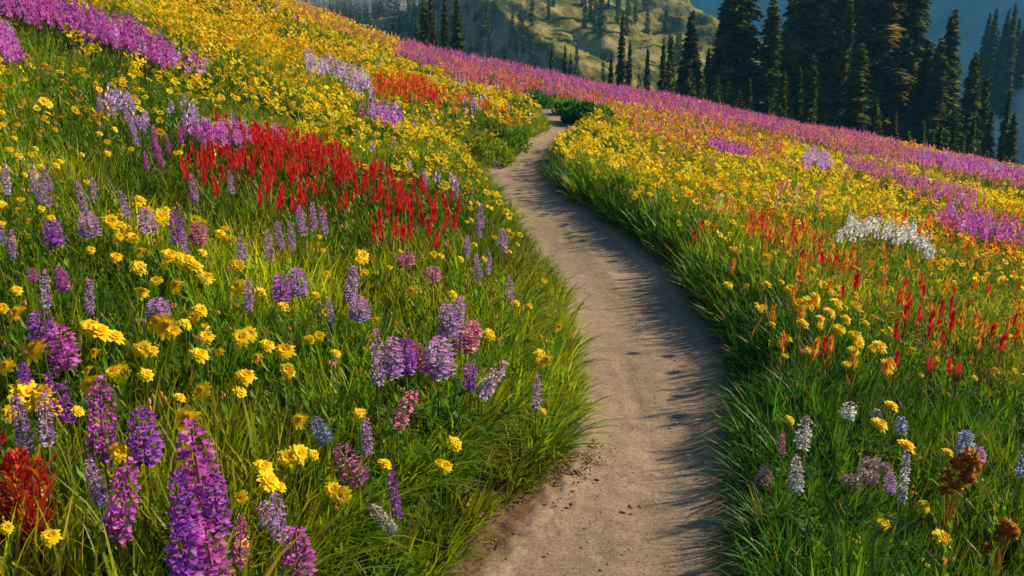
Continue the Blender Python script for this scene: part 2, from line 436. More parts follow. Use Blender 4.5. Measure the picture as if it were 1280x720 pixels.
# worn hollow, clods along the borders
lw = np.clip((3.6 - Y) / .7, 0, 1) * (np.abs(X - l[:, None]) < np.abs(X - r[:, None])) * .12
edge = sstep((dd + .15 + lw) / .16)
Z = Z + .0012 * vnoise(X * 110, Y * 110, 35) - .010 * np.maximum(vnoise(X * 6.5, Y * 3.6, 36) - .22, 0) / .28
Z = Z + edge * (.028 * np.maximum(vnoise(X * 24, Y * 24, 31), -.1) + .03 * np.maximum(vnoise(X * 55, Y * 55, 33), 0)) - .02 * np.exp(-((dd + .4) / .25) ** 2)
n_, m_ = X.shape; i = np.arange(n_ - 1)[:, None] * m_ + np.arange(m_ - 1)[None]
f = np.stack([i, i + 1, i + 1 + m_, i + m_], -1).reshape(-1, 4)
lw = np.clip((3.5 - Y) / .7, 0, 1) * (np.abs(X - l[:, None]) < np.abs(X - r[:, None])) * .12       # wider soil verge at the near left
lft = np.abs(X - l[:, None]) < np.abs(X - r[:, None]); ev = np.clip((dd + np.where(lft, .07, .25) + lw * 1.2) / .16, 0, 1).reshape(-1)  # right border wider: soil plus the bank's shadow put into the colour
trail = link('path', mesh_of('path', np.stack([X, Y, Z], -1).reshape(-1, 3), f, np.stack([ev, ev, ev], -1), path_mat(), True)); tag(trail, kind='structure')

# ------------------------------------------------------------------ far hills
def hill_mat(name, cols, scale, streak=(1, 1, 1), bump=.0, rock=None):
    m, nt = new_mat(name); L = nt.links.new; tc = N(nt, 'ShaderNodeTexCoord')
    mp = N(nt, 'ShaderNodeMapping'); mp.inputs['Scale'].default_value = streak; L(tc.outputs['Object'], mp.inputs['Vector'])
    a = N(nt, 'ShaderNodeTexNoise'); a.inputs['Scale'].default_value = scale; a.inputs['Detail'].default_value = 9; a.inputs['Roughness'].default_value = .62; L(mp.outputs[0], a.inputs['Vector'])
    cr = N(nt, 'ShaderNodeValToRGB'); e = cr.color_ramp.elements
    for k, (p_, c_) in enumerate(cols):
        q = e[k] if k < 2 else e.new(p_)
        q.position = p_; q.color = (*c_, 1)
    L(a.outputs['Fac'], cr.inputs['Fac'])
    p = N(nt, 'ShaderNodeBsdfPrincipled'); p.inputs['Roughness'].default_value = .95; p.inputs['Specular IOR Level'].default_value = .05; L(cr.outputs[0], p.inputs['Base Color'])
    if bump:
        b = N(nt, 'ShaderNodeBump'); b.inputs['Strength'].default_value = .8; b.inputs['Distance'].default_value = bump; L(a.outputs['Fac'], b.inputs['Height']); L(b.outputs[0], p.inputs['Normal'])
    o = N(nt, 'ShaderNodeOutputMaterial'); L(p.outputs[0], o.inputs['Surface']); return m

def spur(x, y):
    """green spur: its rib runs from near right down to far left"""
    xr = 20 - (y - 140) * .55
    u = (x - xr) / 1.14 + 4 * vnoise(x * .05, y * .05, 40)
    z = -15.5 + .36 * (y - 140)
    z = z - .8 * np.maximum(-u, 0) - .14 * np.maximum(u, 0) - .55 * np.maximum(u - 44, 0)
    z = np.minimum(z, 60 + 0 * z)
    cap = 2 + .22 * (x + 4) + 3.5 * vnoise(x * .07, y * .02, 43)
    z = np.where(x < -4, np.minimum(z, cap), z)
    z = z + 5.5 * fbm(x * .035, y * .035, 41, 7) - 3.6 * np.abs(fbm(x * .075 + y * .05, y * .03, 45, 6)) * (u > -4) + 1.6 * np.abs(fbm(x * .3, y * .2, 47, 3))
    return z
v, f = grid(np.arange(-150, 150, .9), np.arange(110, 300, .9), spur)
HILLM = hill_mat('alpine_grass', [(.36, (.035, .045, .018)), (.64, (.34, .28, .20)), (.46, (.12, .13, .025)), (.54, (.24, .21, .055))], .22, (1, .6, 1), 1.6)
nt_ = HILLM.node_tree; p_ = [n for n in nt_.nodes if n.type == 'BSDF_PRINCIPLED'][0]; src = p_.inputs['Base Color'].links[0].from_socket
ge = N(nt_, 'ShaderNodeNewGeometry'); sx = N(nt_, 'ShaderNodeSeparateXYZ'); nt_.links.new(ge.outputs['True Normal'], sx.inputs[0]); mr_ = N(nt_, 'ShaderNodeMapRange'); mr_.inputs['From Min'].default_value = .66; mr_.inputs['From Max'].default_value = .45; nt_.links.new(sx.outputs['Z'], mr_.inputs['Value'])
mx_ = N(nt_, 'ShaderNodeMix', data_type='RGBA'); mx_.inputs['B'].default_value = (.34, .28, .22, 1); nt_.links.new(mr_.outputs[0], mx_.inputs['Factor']); nt_.links.new(src, mx_.inputs['A']); nt_.links.new(mx_.outputs['Result'], p_.inputs['Base Color'])
hl = link('green_hill', mesh_of('green_hill', v, f, None, HILLM, True)); tag(hl, kind='structure')

def bluemt(x, y):
    z = -130 + .72 * (x - 60 + .12 * (y - 700)) + 0.25 * (y - 700)
    z = z + 60 * fbm(x * .004, y * .004, 51, 5) + 16 * np.abs(fbm(x * .02, y * .008, 55, 4))
    return np.clip(z, -150, 200 + 20 * vnoise(x * .01, y * .01, 57))
v, f = grid(np.arange(-100, 800, 7), np.arange(420, 1300, 7), bluemt)
bl = link('shadowed_mountain', mesh_of('shadowed_mountain', v, f, None, hill_mat('shaded_rock', [(.35, (.10, .14, .16)), (.65, (.26, .31, .37))], .02, (1, 1, 1), 4), True)); tag(bl, kind='structure')

def leftmt(x, y):
    z = -95 + .62 * (-(x - 20)) * .55 + .5 * (y - 420) * .5 + 30 * fbm(x * .01, y * .01, 61, 5) + 8 * np.abs(fbm(x * .04, y * .02, 63, 4))
    return np.minimum(z, 180)
v, f = grid(np.arange(-620, 60, 5), np.arange(330, 900, 5), leftmt)
lm = link('grey_mountain', mesh_of('grey_mountain', v, f, None, hill_mat('grey_rock', [(.35, (.06, .065, .075)), (.65, (.24, .23, .24))], .03, (1, 1, 1), 3), True)); tag(lm, kind='structure')

def scree(x, y):
    """pale slope at the right"""
    z = -12.5 + .62 * (x - 68) - .8 * np.maximum(133 - y, 0)
    z = z + 2.2 * fbm(x * .05, y * .05, 71, 5) - .9 * np.maximum(y - 136, 0)
    return z
v, f = grid(np.arange(30, 170, 1.5), np.arange(100, 200, 1.5), scree)
sc_ = link('snow_slope', mesh_of('snow_slope', v, f, None, hill_mat('old_snow', [(.38, (.20, .22, .22)), (.55, (.46, .50, .53))], .05, (1, .4, 1), .5), True)); tag(sc_, kind='structure')

# ------------------------------------------------------------------ conifers
def conifer_crown(nw=48, nb=9, ns=5, w=.13, power=.8, seed=0, irregular=.3, base=(.078, .10, .018)):
    """unit height spire: whorls of drooping boughs made of needle sprays"""
    r_ = np.random.default_rng(seed); V = []; F = []; Cc = []; n = 0
    for i in range(nw):
        t = (i + r_.uniform(-.3, .3)) / nw; t = min(max(t, 0), .995); z = .05 + .95 * t
        rad = w * ((1 - t) ** power) * (1 - .35 * max(0, .15 - t) / .15) * r_.uniform(1 - irregular, 1 + irregular * .6) + .004
        for j in range(nb):
            if r_.random() < .1: continue
            a = r_.uniform(0, 2 * PI); e = np.array((math.cos(a), math.sin(a), 0)); s = np.array((-e[1], e[0], 0)); rr = rad * r_.uniform(.6, 1.15)
            lift = r_.uniform(.05, .4); zj = r_.uniform(-1.1, 1.1) / nw; cl = np.array(base) * r_.uniform(.55, 1.5) * (1 + np.array((.5, .25, 0)) * r_.random())
            for k in range(ns):
                q = (k + .6 + r_.uniform(-.3, .3)) / ns; c = e * rr * q + np.array((0, 0, z + zj + rr * (lift * q - .55 * q * q)))
                for sg in (-1, 1):
                    L = (.35 + .65 * (1 - q)) * rr * .62 + .008; d = e * .55 + s * sg * r_.uniform(.5, 1) + np.array((0, 0, r_.uniform(-.45, .15)))
                    h = np.array((0, 0, L * r_.uniform(.35, .6))); tip = c + d * L
                    V += [c + h * .5, c - h * .7 + e * L * .3, tip, c + e * L * .45 + h * .15]; F += [(n, n + 1, n + 2), (n, n + 2, n + 3)]
                    Cc += [cl * .8, cl, cl * 1.3, cl]; n += 4
    return np.array(V), np.array(F), np.array(Cc)
def trunk_p(h=.97, r=.012):
    p = P(); p.tube([(0, 0, -.06), (0, 0, .1), (0.002, 0, .5), (0, 0, h)], [r * 1.25, r, r * .6, r * .1], (.09, .062, .045), 7); return p
CROWNS = [mesh_of('crown', *conifer_crown(60, 13, 6, w, pw, 100 + k, ir), M_CONIFER) for k, (w, pw, ir) in enumerate([(.115, .75, .3), (.085, .7, .35), (.15, .8, .3), (.065, .6, .4), (.13, .7, .4)])] + [mesh_of('crown', *conifer_crown(60, 13, 6, .14, .75, 131, .4, (.095, .075, .020)), M_CONIFER)]  # last crown has the gold of low sunlight put into its needle colour
SMALLC = [mesh_of('crown', *conifer_crown(30, 9, 3, w, pw, 200 + k, .35), M_CONIFER) for k, (w, pw) in enumerate([(.11, .8), (.085, .7), (.14, .85)])]
_v, _f, _c = trunk_p().get(); TRUNK = mesh_of('trunk', _v, _f, _c, M_BARK, True)
def conifer(x, y, z, h, wid, which, label, group=None, small=False, name='fir_tree', cat='fir tree'):
    t = empty(name, (x, y, z), rng.uniform(0, 6.28)); tag(t, label, cat, group)
    s = link('trunk', TRUNK, t); s.scale = (h, h, h)
    c = link('crown', (SMALLC if small else CROWNS)[which], t); c.scale = (h * wid, h * wid, h); c.rotation_euler = (rng.normal() * .01, rng.normal() * .01, 0)
    return t
def land(x, y, fns):
    return max(float(fn(x, y)) for fn in fns)
BASEW = [.115, .085, .15, .065, .13, .14]; SW = [.11, .085, .14]
def tree_px(px, top, dist, wpx, which, label, group=None, small=False, fns=(z0,), lift=0):
    """a tree whose foot stands on the land at distance dist in the direction of px"""
    y = dist; x = 0.; z = 0.
    for _ in range(6):
        z = land(x, y, fns); dep = y * CP - (z + 6 - CAM_Z) * SP; x = (px - 640) / F_PX * dep
    # height from its top
    lo, hi = .5, 60
    for _ in range(30):
        m = (lo + hi) / 2
        if project(x, y, z + m)[1] < top: hi = m
        else: lo = m
    h = lo; dep = project(x, y, z + h / 2)[2]
    wr = (1.5 if wpx > 28 else 1.25) * wpx / F_PX * dep / h / 2; wid = wr / ((SW if small else BASEW)[which])
    return conifer(x, y, z - .1, h, min(max(wid, .6), 2.2), which, label, group, small)

big = [  # px, top py, distance, width px, shape, label
 (985, -90, 66, 60, 2, 'dark fir behind the left side of the dense grove'),
 (1024, -140, 68, 66, 0, 'dark fir hidden behind the middle of the dense grove'),
 (1064, -150, 66, 70, 4, 'dark fir filling the gap behind the rusty gold sided fir'),
 (1132, 6, 63, 50, 2, 'dark fir behind the right shoulder of the dense grove'),
 (1102, -120, 64, 66, 0, 'tall fir behind the right half of the dense grove'),
 (916, -95, 56, 62, 0, 'tall dark fir, first big one left of the dense grove'),
 (897, 2, 58, 34, 1, 'narrow dark fir leaning on the left side of the first big fir'),
 (957, -4, 54, 34, 3, 'slim spire fir standing between the first big fir and the dense grove'),
 (1003, -110, 60, 76, 2, 'broad dark fir at the left of the dense grove'),
 (1040, -170, 63, 80, 4, 'tallest dark fir in the middle of the dense grove'),
 (1051, -12, 50, 22, 3, 'slender sunlit fir in front of the middle of the dense grove'),
 (1084, -150, 58, 84, 5, 'broad fir with rusty gold sunlit side in the dense grove'),
 (1118, -60, 60, 62, 4, 'dark fir at the right of the dense grove'),
 (1151, 52, 56, 42, 0, 'shorter dark fir at the foot of the dense grove, right side'),
 (1179, 10, 55, 40, 1, 'dark slender spire fir just right of the dense grove'),
 (1165, 46, 54, 30, 3, 'narrow fir close on the left of the slender spire fir'),
 (1208, 64, 57, 34, 1, 'dark fir right of the slender spire fir, below the snow slope'),
 (1222, 92, 58, 30, 0, 'short dark fir at the edge of the snow slope'),
 (1073, 52, 46, 34, 3, 'pale green sunlit fir in front of the grove'),
 (1018, 66, 46, 20, 3, 'small lit fir in front of the broad left fir of the grove'),
 (1004, 82, 47, 18, 1, 'small lit fir, short twin standing left of another small one'),
 (986, 86, 45, 17, 3, 'small bright green fir before the gap in the grove'),
 (862, 12, 62, 34, 1, 'pointed yellow green fir left of the first big fir'),
 (838, 44, 66, 24, 1, 'medium fir just left of the pointed yellow green fir'),
 (882, 58, 60, 24, 0, 'short fir between the pointed yellow green fir and the first big fir'),
 (872, 78, 58, 20, 1, 'low dark fir at the foot of the pointed yellow green fir'),
 (1257, 104, 56, 14, 3, 'thin dark spire fir in front of the snow slope'),
 (1241, 132, 52, 24, 0, 'low dark fir near the right edge below the snow slope'),
 (1268, 138, 54, 26, 4, 'bushy low fir at the right edge below the snow slope'),
 (1163, 148, 44, 12, 3, 'sapling fir below the slender spire fir'),
 (1228, 140, 44, 12, 3, 'bright sapling fir at the flower ridge near the right'),
 (1206, 160, 43, 16, 1, 'small sapling fir left of the bright sapling at the ridge'),
 (1185, 152, 44, 14, 3, 'dark sapling fir in the row of saplings at the ridge'),
 (1127, 136, 46, 18, 1, 'small fir at the dark foot of the grove'),
 (1037, 138, 45, 20, 0, 'stubby fir at the ridge left of the pale green fir'),
 (1100, 120, 47, 26, 4, 'bushy young fir right of the pale green fir'),
 (940, 96, 47, 20, 1, 'young fir at the foot of the slim spire fir'),
 (966, 118, 46, 22, 4, 'bushy young fir at the ridge before the slim spire fir'),
 (532, -6, 62, 19, 3, 'leftmost spire of the tight row of tall firs beyond the left ridge'),
 (545, -14, 64, 18, 1, 'second spire of the tight row of tall firs beyond the left ridge'),
 (558, -6, 66, 16, 3, 'dark middle spire of the tight row beyond the left ridge'),
 (570, -12, 61, 24, 1, 'yellow lit fir at the right end of the tight row beyond the left ridge'),
 (522, 22, 62, 10, 3, 'short fir at the left foot of the tight row of tall firs'),
 (493, 22, 60, 10, 3, 'small fir standing alone left of the tight row of tall firs'),
 (468, 25, 60, 10, 1, 'small fir standing alone near the top left ridge'),
 (440, 20, 62, 7, 3, 'tiny fir at the top left ridge'),
 (613, 56, 70, 5, 3, 'tiny lone fir right of the tight row of tall firs'),
 (688, 52, 74, 7, 3, 'thin fir at the ridge before the shaded hillside'),
 (704, 56, 76, 8, 3, 'thin fir, middle one of three before the shaded hillside'),
 (711, 66, 74, 6, 3, 'short thin fir, right one of three before the shaded hillside'),
 (753, 68, 72, 11, 1, 'small fir left of the dark spire before the green hill'),
 (761, 64, 74, 11, 3, 'small fir close beside the dark spire before the green hill'),
 (775, 12, 72, 17, 1, 'dark spire fir rising before the green hill'),
 (784, 48, 70, 15, 1, 'yellow green fir leaning on the right side of the dark spire'),
 (808, 56, 70, 15, 1, 'medium fir midway between the dark spire and the pointed fir'),
 (824, 46, 72, 14, 3, 'dark slim fir right of the medium fir before the green hill'),
 (848, 72, 64, 16, 1, 'small fir at the left foot of the pointed yellow green fir'),
 (796, 82, 68, 12, 1, 'low fir between the dark spire and the medium fir'),
]
for (px, top, dist, w, k, lab) in big:
    dist = dist + rng.uniform(-1, 1)
    tree_px(px, top, dist, w, k, lab, 'firs beyond the flower ridge', small=(w < 13) and k < 3)
for (px, top, w, lab) in [(1229, 14, 15, 'leftmost far fir on the snow slope'), (1236, 8, 17, 'far fir second from left on the snow slope'), (1250, 10, 16, 'far fir in the middle of the row on the snow slope'),
                     (1259, 2, 17, 'tallest far fir of the row on the snow slope'), (1270, 20, 13, 'far fir right of the tallest on the snow slope'), (1279, 12, 15, 'far fir at the right edge on the snow slope'), (1243, 34, 13, 'shortest far fir of the row on the snow slope')]:
    tree_px(px, top, 133 + rng.uniform(-3, 4), w, 1, lab, 'far firs on the snow slope', fns=(z0, scree))
# low young firs closing the foot of the grove
k = 0
for px in np.concatenate([np.linspace(905, 1275, 26), np.linspace(835, 900, 6)]):
    rp = 118 + (px - 850) * .225
    tree_px(px + rng.uniform(-6, 6), rp - rng.uniform(14, 42), 44 + rng.uniform(0, 8), rng.uniform(16, 30), int(rng.integers(0, 3)), 'low young fir in the dark thicket closing the foot of the grove', 'young firs in the thicket', small=True)
# scattered firs on the green hill
def hillpos(px, py, fn, dmax=420):
    return hit(px, py, 0, fn, dmax)
hs = [(px + rng.uniform(-4, 4), py + rng.uniform(-3, 3)) for px, py in
      [(700, 12), (706, 18), (712, 20), (718, 28), (724, 24), (730, 34), (737, 30), (742, 38), (748, 34), (752, 42), (735, 12), (728, 6), (720, 10), (742, 18), (750, 22), (757, 28), (765, 34), (770, 30),
       (788, 20), (794, 30), (800, 36), (806, 28), (812, 44), (818, 40), (824, 52), (830, 60), (840, 64), (834, 44), (815, 20), (802, 12), (780, 42), (760, 10), (770, 14), (846, 76), (852, 84), (826, 30), (690, 4), (683, 22), (664, 30), (640, 44), (655, 64), (668, 84), (690, 90), (720, 96), (735, 100), (650, 90), (628, 84), (612, 60), (606, 44), (598, 30)]]
for px, py in hs:
    x, y = hillpos(px, py, spur)
    if y > 400 or (px > 680 and rng.random() < .35): continue
    z = float(spur(x, y)); h = rng.uniform(4.5, 9)
    conifer(x, y, z - .2, h, rng.uniform(.9, 1.3), int(rng.integers(0, 3)), 'tiny dark fir scattered on the sunlit green hill' if px > 680 else 'tiny dark fir on the shaded flank of the green hill',
            'tiny firs on the lit side of the hill' if px > 680 else 'tiny firs on the shaded side of the hill', small=True)
# the dark forest on the slope beyond the left ridge: a mass nobody could count
S = Soup(); cps = [conifer_crown(14, 6, 2, .13, .8, 300 + k) for k in range(3)]
n = 3200; x = rng.uniform(-90, 16, n); y = rng.uniform(140, 250, n)
z = np.maximum(spur(x, y), np.maximum(z0(x, y), leftmt(x, y)))
def forest_keep(x, y, z):
    px, py, _ = project(x, y, z)
    u = x - (20 - (y - 140) * .55)
    return (u < -6 + 12 * vnoise(x * .08, y * .08, 3)) & (rng.random(len(x)) < np.clip((8 - x) / 18, 0, 1))
kp = forest_keep(x, y, z); x, y, z = x[kp], y[kp], z[kp]; h = rng.uniform(3.5, 8, len(x))
_c2 = None
S.scatter(cps, rng.integers(0, 3, len(x)), np.stack([x, y, z - .3], 1), rng.uniform(0, 6.28, len(x)), h)
tag(S.build('far_forest', M_CONIFER), 'dark far-off conifer forest in shade beyond the left ridge', 'forest', kind='stuff')

# leafy bushes by the bend of the path
def bush(px, py, w, h, n, label, col, dist=None, lf=.03):
    x, y = hit(px, py, 0, H) if dist is None else dist
    z = float(H(x, y)); p = P(); st = P()
    for i in range(9):
        a = rng.uniform(0, 6.28); e = np.array((math.cos(a), math.sin(a), 0)) * w * rng.uniform(.15, .7); st.tube([(0, 0, -.05), tuple(e * .4 + (0, 0, h * .4)), tuple(e + (0, 0, h * rng.uniform(.6, .85)))], [.012, .008, .003], (.1, .07, .04), 4)
    ns = 26; cen = []
    for i in range(ns):
        a = rng.uniform(0, 6.28); q = rng.uniform(0, 1) ** .5; cen.append((w * q * math.cos(a), w * q * math.sin(a), h * (1 - q * q * .75) * rng.uniform(.5, .92), rng.uniform(.65, 1.25)))
    for i in range(n):
        c = cen[rng.integers(ns)]; d = rng.normal(size=3); d /= np.linalg.norm(d); o = np.array(c[:3]) + d * w * .3 * rng.uniform(.7, 1.05); o[2] = abs(o[2])
        ax = d + rng.normal(size=3) * .6 + np.array((0, 0, .6)); ax /= np.linalg.norm(ax); s = np.cross(ax, rng.normal(size=3)); s /= np.linalg.norm(s); cl = np.asarray(col) * c[3] * rng.uniform(.7, 1.3)
        l_ = lf * rng.uniform(.7, 1.4); p.ribbon([o, o + ax * l_, o + ax * l_ * 2], [l_ * .2, l_ * .45, l_ * .05], s, cl * .9, cl * 1.1)
    t = empty('bush', (x, y, z)); tag(t, label, 'bush'); pobj('branches', st, M_BARK, t); pobj('foliage', p, M_LEAF, t); return t
bush(734, 152, .42, .28, 4200, 'dark green leafy bush right of the far bend of the path', (.05, .17, .035), lf=.035)
bush(712, 142, .3, .26, 2600, 'small dark green bush on the far side where the path disappears', (.06, .19, .035), lf=.03)
bush(664, 134, .42, .32, 3200, 'blue green bush at the far end of the path', (.04, .16, .06), lf=.03)
bush(622, 190, .4, .34, 4200, 'rounded dark green bush at the left bank of the far bend', (.10, .20, .02), lf=.022)
bush(604, 206, .35, .34, 3000, 'rounded olive green bush, nearest at the left bank of the far bend', (.17, .25, .015), lf=.02)
bush(1106, 322, .36, .20, 3600, 'silvery grey leafy mound under the white flower clump on the right slope', (.20, .25, .22), lf=.014)
bush(752, 172, .35, .35, 3000, 'yellow green bush on the inner bank of the far bend', (.20, .24, .02), lf=.022)

# ------------------------------------------------------------------ grass: a mass nobody could count
def sector(r0, r1, dens, half=R(39)):
    A = half * (r1 * r1 - r0 * r0); n = int(A * dens)
    r_ = np.sqrt(rng.uniform(r0 * r0, r1 * r1, n)); a = rng.uniform(-half, half, n)
    return r_ * np.sin(a), r_ * np.cos(a)
def edge_fix(x, y):
    """lean of plants near the bare strip: they flop over it; and a height factor"""
    l, r = path_lr(y); dl = l - x; dr = x - r
    d = np.maximum(dl, dr) + np.clip((y - 22.5) * .5, 0, 5); near = np.exp(-np.maximum(d, 0) / .22)
    return d, near * np.where(dl > dr, 1, -1)
gr = Soup()
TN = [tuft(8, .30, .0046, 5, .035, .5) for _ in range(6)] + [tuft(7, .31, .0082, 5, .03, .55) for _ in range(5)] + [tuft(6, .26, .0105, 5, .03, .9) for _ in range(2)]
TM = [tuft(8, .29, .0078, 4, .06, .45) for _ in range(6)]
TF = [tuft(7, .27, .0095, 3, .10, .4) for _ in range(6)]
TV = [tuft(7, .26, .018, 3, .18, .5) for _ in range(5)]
for (r0, r1, dens, pr) in [(1.2, 3.6, 520, TN), (3.6, 6, 420, TN), (6, 10, 230, TM), (10, 16, 120, TF), (16, 24, 62, TV), (24, 37, 36, TV)]:
    x, y = sector(r0, r1, dens)
    d, lean = edge_fix(x, y)
    k = d > (.015 + .05 * vnoise(x * 6, y * 6, 77) + .04 * ((x < path_lr(y)[0]) & (y < 3.1))); x, y, d, lean = x[k], y[k], d[k], lean[k]
    z = H(x, y); n = len(x)
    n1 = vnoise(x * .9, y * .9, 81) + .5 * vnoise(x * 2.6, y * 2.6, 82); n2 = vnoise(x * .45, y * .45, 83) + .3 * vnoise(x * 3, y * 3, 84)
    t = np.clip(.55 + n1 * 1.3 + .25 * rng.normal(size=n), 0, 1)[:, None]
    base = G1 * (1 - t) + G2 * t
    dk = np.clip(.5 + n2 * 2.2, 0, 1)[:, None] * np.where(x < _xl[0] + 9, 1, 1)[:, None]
    base = base * (1 - .85 * dk) + GD * .85 * dk  # dark patches put the shade deep in the grass into its colour
    px, py, _ = project(x, y, z + .2)
    right = (x > path_lr(y)[1])
    # drier straw-gold grass on the open right slope, bank shade painted deep green along the right border
    gold = np.clip((d - .7) / .8, 0, 1) * right * np.clip(.55 + n1, 0, 1) * np.clip((y - 3.8) / 1.5, 0, 1); gold = gold[:, None]
    base = base * (1 - .55 * gold) + np.array((.26, .22, .03)) * .55 * gold
    bank_shade = (np.exp(-np.maximum(d - .1, 0) / .35) * right)[:, None]
    base = base * (1 - .7 * bank_shade) + np.array((.028, .13, .014)) * .7 * bank_shade
    lb = (np.exp(-np.maximum(d, 0) / .3) * ~right * np.clip((y - 2) / 1, 0, 1))[:, None]
    base = base * (1 - .6 * lb) + np.array((.24, .30, .012)) * .6 * lb  # left border brightened: sunlight put into the grass colour
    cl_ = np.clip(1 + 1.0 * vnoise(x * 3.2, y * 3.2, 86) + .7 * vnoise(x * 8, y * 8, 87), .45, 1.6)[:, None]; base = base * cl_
    dry = (rng.random(n) < .035)[:, None]; base = np.where(dry, np.array((.34, .27, .09)), base)
    hs_ = rng.uniform(.7, 1.2, n) * (1 + .4 * vnoise(x * 1.3, y * 1.3, 85) + .45 * vnoise(x * 3.2, y * 3.2, 86)) * (1 - .22 * np.exp(-np.maximum(d, 0) / .15)) * (1 + .45 * right * np.exp(-np.maximum(d - .05, 0) / .4) * np.clip((y - 3) / 1.5, 0, 1))
    farbend = np.clip((y - 8) / 4, 0, 1) * np.exp(-np.maximum(d, 0) / 1.2); hs_ = hs_ * (1 - .35 * farbend)
    tl = np.stack([lean * .55 + rng.normal(size=n) * .09, rng.normal(size=n) * .09 - .12 * np.abs(lean)], 1)
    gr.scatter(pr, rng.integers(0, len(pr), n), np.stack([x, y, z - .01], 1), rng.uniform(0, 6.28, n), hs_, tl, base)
# thick rounded tussocks hanging over both borders of the path
def tussock(nb=95):
    p = P()
    for i in range(nb):
        az = rng.uniform(0, 6.28); q = rng.uniform(0, 1) ** .6; b = (.075 * q * math.cos(az), .075 * q * math.sin(az), -.02); c = np.ones(3) * rng.uniform(.6, 1.35)
        blade(p, b, az + rng.normal() * .4, rng.uniform(.15, .24), .15 + 1.1 * q * rng.uniform(.6, 1.1), rng.uniform(.0028, .0062), c * np.array((.75, .85, .9)), c * np.array((1.15, 1.08, .9)), 5, rng.normal() * .5)
    return p.get()
TK = [tussock() for _ in range(6)]
yy = []; xx = []; sd_ = []
for side in (-1, 1):
    y = 1.7
    while y < 19:
        l, r = path_lr(y); d = rng.uniform(.02, .34) + (.05 if side < 0 and y < 3.3 else 0); xx.append((l - d) if side < 0 else (r + d)); yy.append(y); sd_.append(side); y += rng.uniform(.03, .075) * (1 + y * .12)
xx, yy, sd_ = np.array(xx), np.array(yy), np.array(sd_); n = len(xx)
tc_ = np.where((sd_ < 0)[:, None], np.array((.17, .27, .010)), np.array((.05, .155, .012))) * rng.uniform(.65, 1.3, (n, 1)) * (1 + rng.uniform(-.15, .15, (n, 3)))  # sunlit left and shaded right painted into the blade colours
gr.scatter(TK, rng.integers(0, 6, n), np.stack([xx, yy, H(xx, yy)], 1), rng.uniform(0, 6.28, n), rng.uniform(.75, 1.25, n), np.stack([-sd_ * .22, np.zeros(n)], 1), tc_)
tag(gr.build('grass', M_LEAF), 'thick green meadow grass covering both slopes beside the path', 'grass', kind='stuff')
print('grass tris', gr.tris())

# broad leaves low among the grass
bl_ = Soup()
def leafy(n=8, L=.075, w=.008):
    p = P()
    for i in range(n):
        az = rng.uniform(0, 6.28); b = np.array((rng.normal() * .012, rng.normal() * .012, 0)); e = np.array((math.cos(az), math.sin(az), 0)); l = L * rng.uniform(.6, 1.2); u = rng.uniform(.5, 1.3)
        pts = [b, b + e * l * .3 + (0, 0, l * .5 * u), b + e * l * .7 + (0, 0, l * .8 * u), b + e * l * 1.1 + (0, 0, l * .75 * u)]
        c = np.ones(3) * rng.uniform(.7, 1.25); p.ribbon(pts, [w * .3, w, w * .85, w * .1], (-e[1], e[0], 0), c * .85, c * 1.1)
    return p.get()
LF = [leafy() for _ in range(5)]
for (r0, r1, dens) in [(1.2, 6, 45), (6, 12, 14)]:
    x, y = sector(r0, r1, dens); d, lean = edge_fix(x, y); k = (d > .15) & (vnoise(x * 1.1, y * 1.1, 91) > .02); x, y, lean = x[k], y[k], lean[k]; n = len(x)
    bl_.scatter(LF, rng.integers(0, 5, n), np.stack([x, y, H(x, y) + rng.uniform(0, .12, n)], 1), rng.uniform(0, 6.28, n), rng.uniform(.7, 1.5, n), np.stack([lean * .4, lean * 0], 1), (np.array((.06, .17, .025)) * rng.uniform(.7, 1.5, (n, 1))))
tag(bl_.build('broad_leaves', M_LEAF), 'low broad leaves mixed into the meadow grass', 'ground cover', kind='stuff')

# upright leafy stalks with buds, the thick growth between the flowers
def stalk(cb):
    p = P(); h = .27; p.ribbon([(0, 0, -.02), (.004, 0, h * .5), (0, 0, h)], [.0016, .0014, .001], (0, 1, 0), G1, G1); p.ribbon([(0, 0, -.02), (.004, 0, h * .5), (0, 0, h)], [.0016, .0014, .001], (1, 0, 0), G1, G1)
    for i in range(13):
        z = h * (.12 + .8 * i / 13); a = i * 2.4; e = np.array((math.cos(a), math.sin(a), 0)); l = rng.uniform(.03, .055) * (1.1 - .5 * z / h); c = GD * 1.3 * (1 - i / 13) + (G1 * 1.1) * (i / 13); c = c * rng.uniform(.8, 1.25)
        p.ribbon([(0, 0, z), tuple(e * l * .45 + (0, 0, z + l * .6)), tuple(e * l * .7 + (0, 0, z + l * 1.15))], [.0015, .0055, .0005], (-e[1], e[0], 0), c, c * 1.15)
    for i in range(4):
        q = rng.normal(size=3) * .006; q[2] = abs(q[2]) * 2 + h; p.blob(q, .0034, np.array(cb) * rng.uniform(.8, 1.2), 4, 3, .006)
    return p.get()
SK = [stalk(c) for c in [(.60, .36, .18), (.45, .42, .06), (.22, .30, .03), (.22, .32, .03), (.62, .34, .30), (.2, .28, .03)]]
sk = Soup()
for (r0, r1, dens) in [(1.2, 4, 60), (4, 9, 80), (9, 15, 45)]:
    x, y = sector(r0, r1, dens); d, lean = edge_fix(x, y); n1 = vnoise(x * 1.4, y * 1.4, 95)
    k = (d > .12) & (n1 > -.22 + .0 * x) & ~((x > path_lr(y)[1]) & (y < 4.2) & (rng.random(len(x)) < .6)); x, y = x[k], y[k]; n = len(x)
    sk.scatter(SK, rng.integers(0, 6, n), np.stack([x, y, H(x, y)], 1), rng.uniform(0, 6.28, n), rng.uniform(.8, 1.25, n), rng.normal(size=(n, 2)) * .1, np.ones((n, 3)) * rng.uniform(.8, 1.3, (n, 1)))
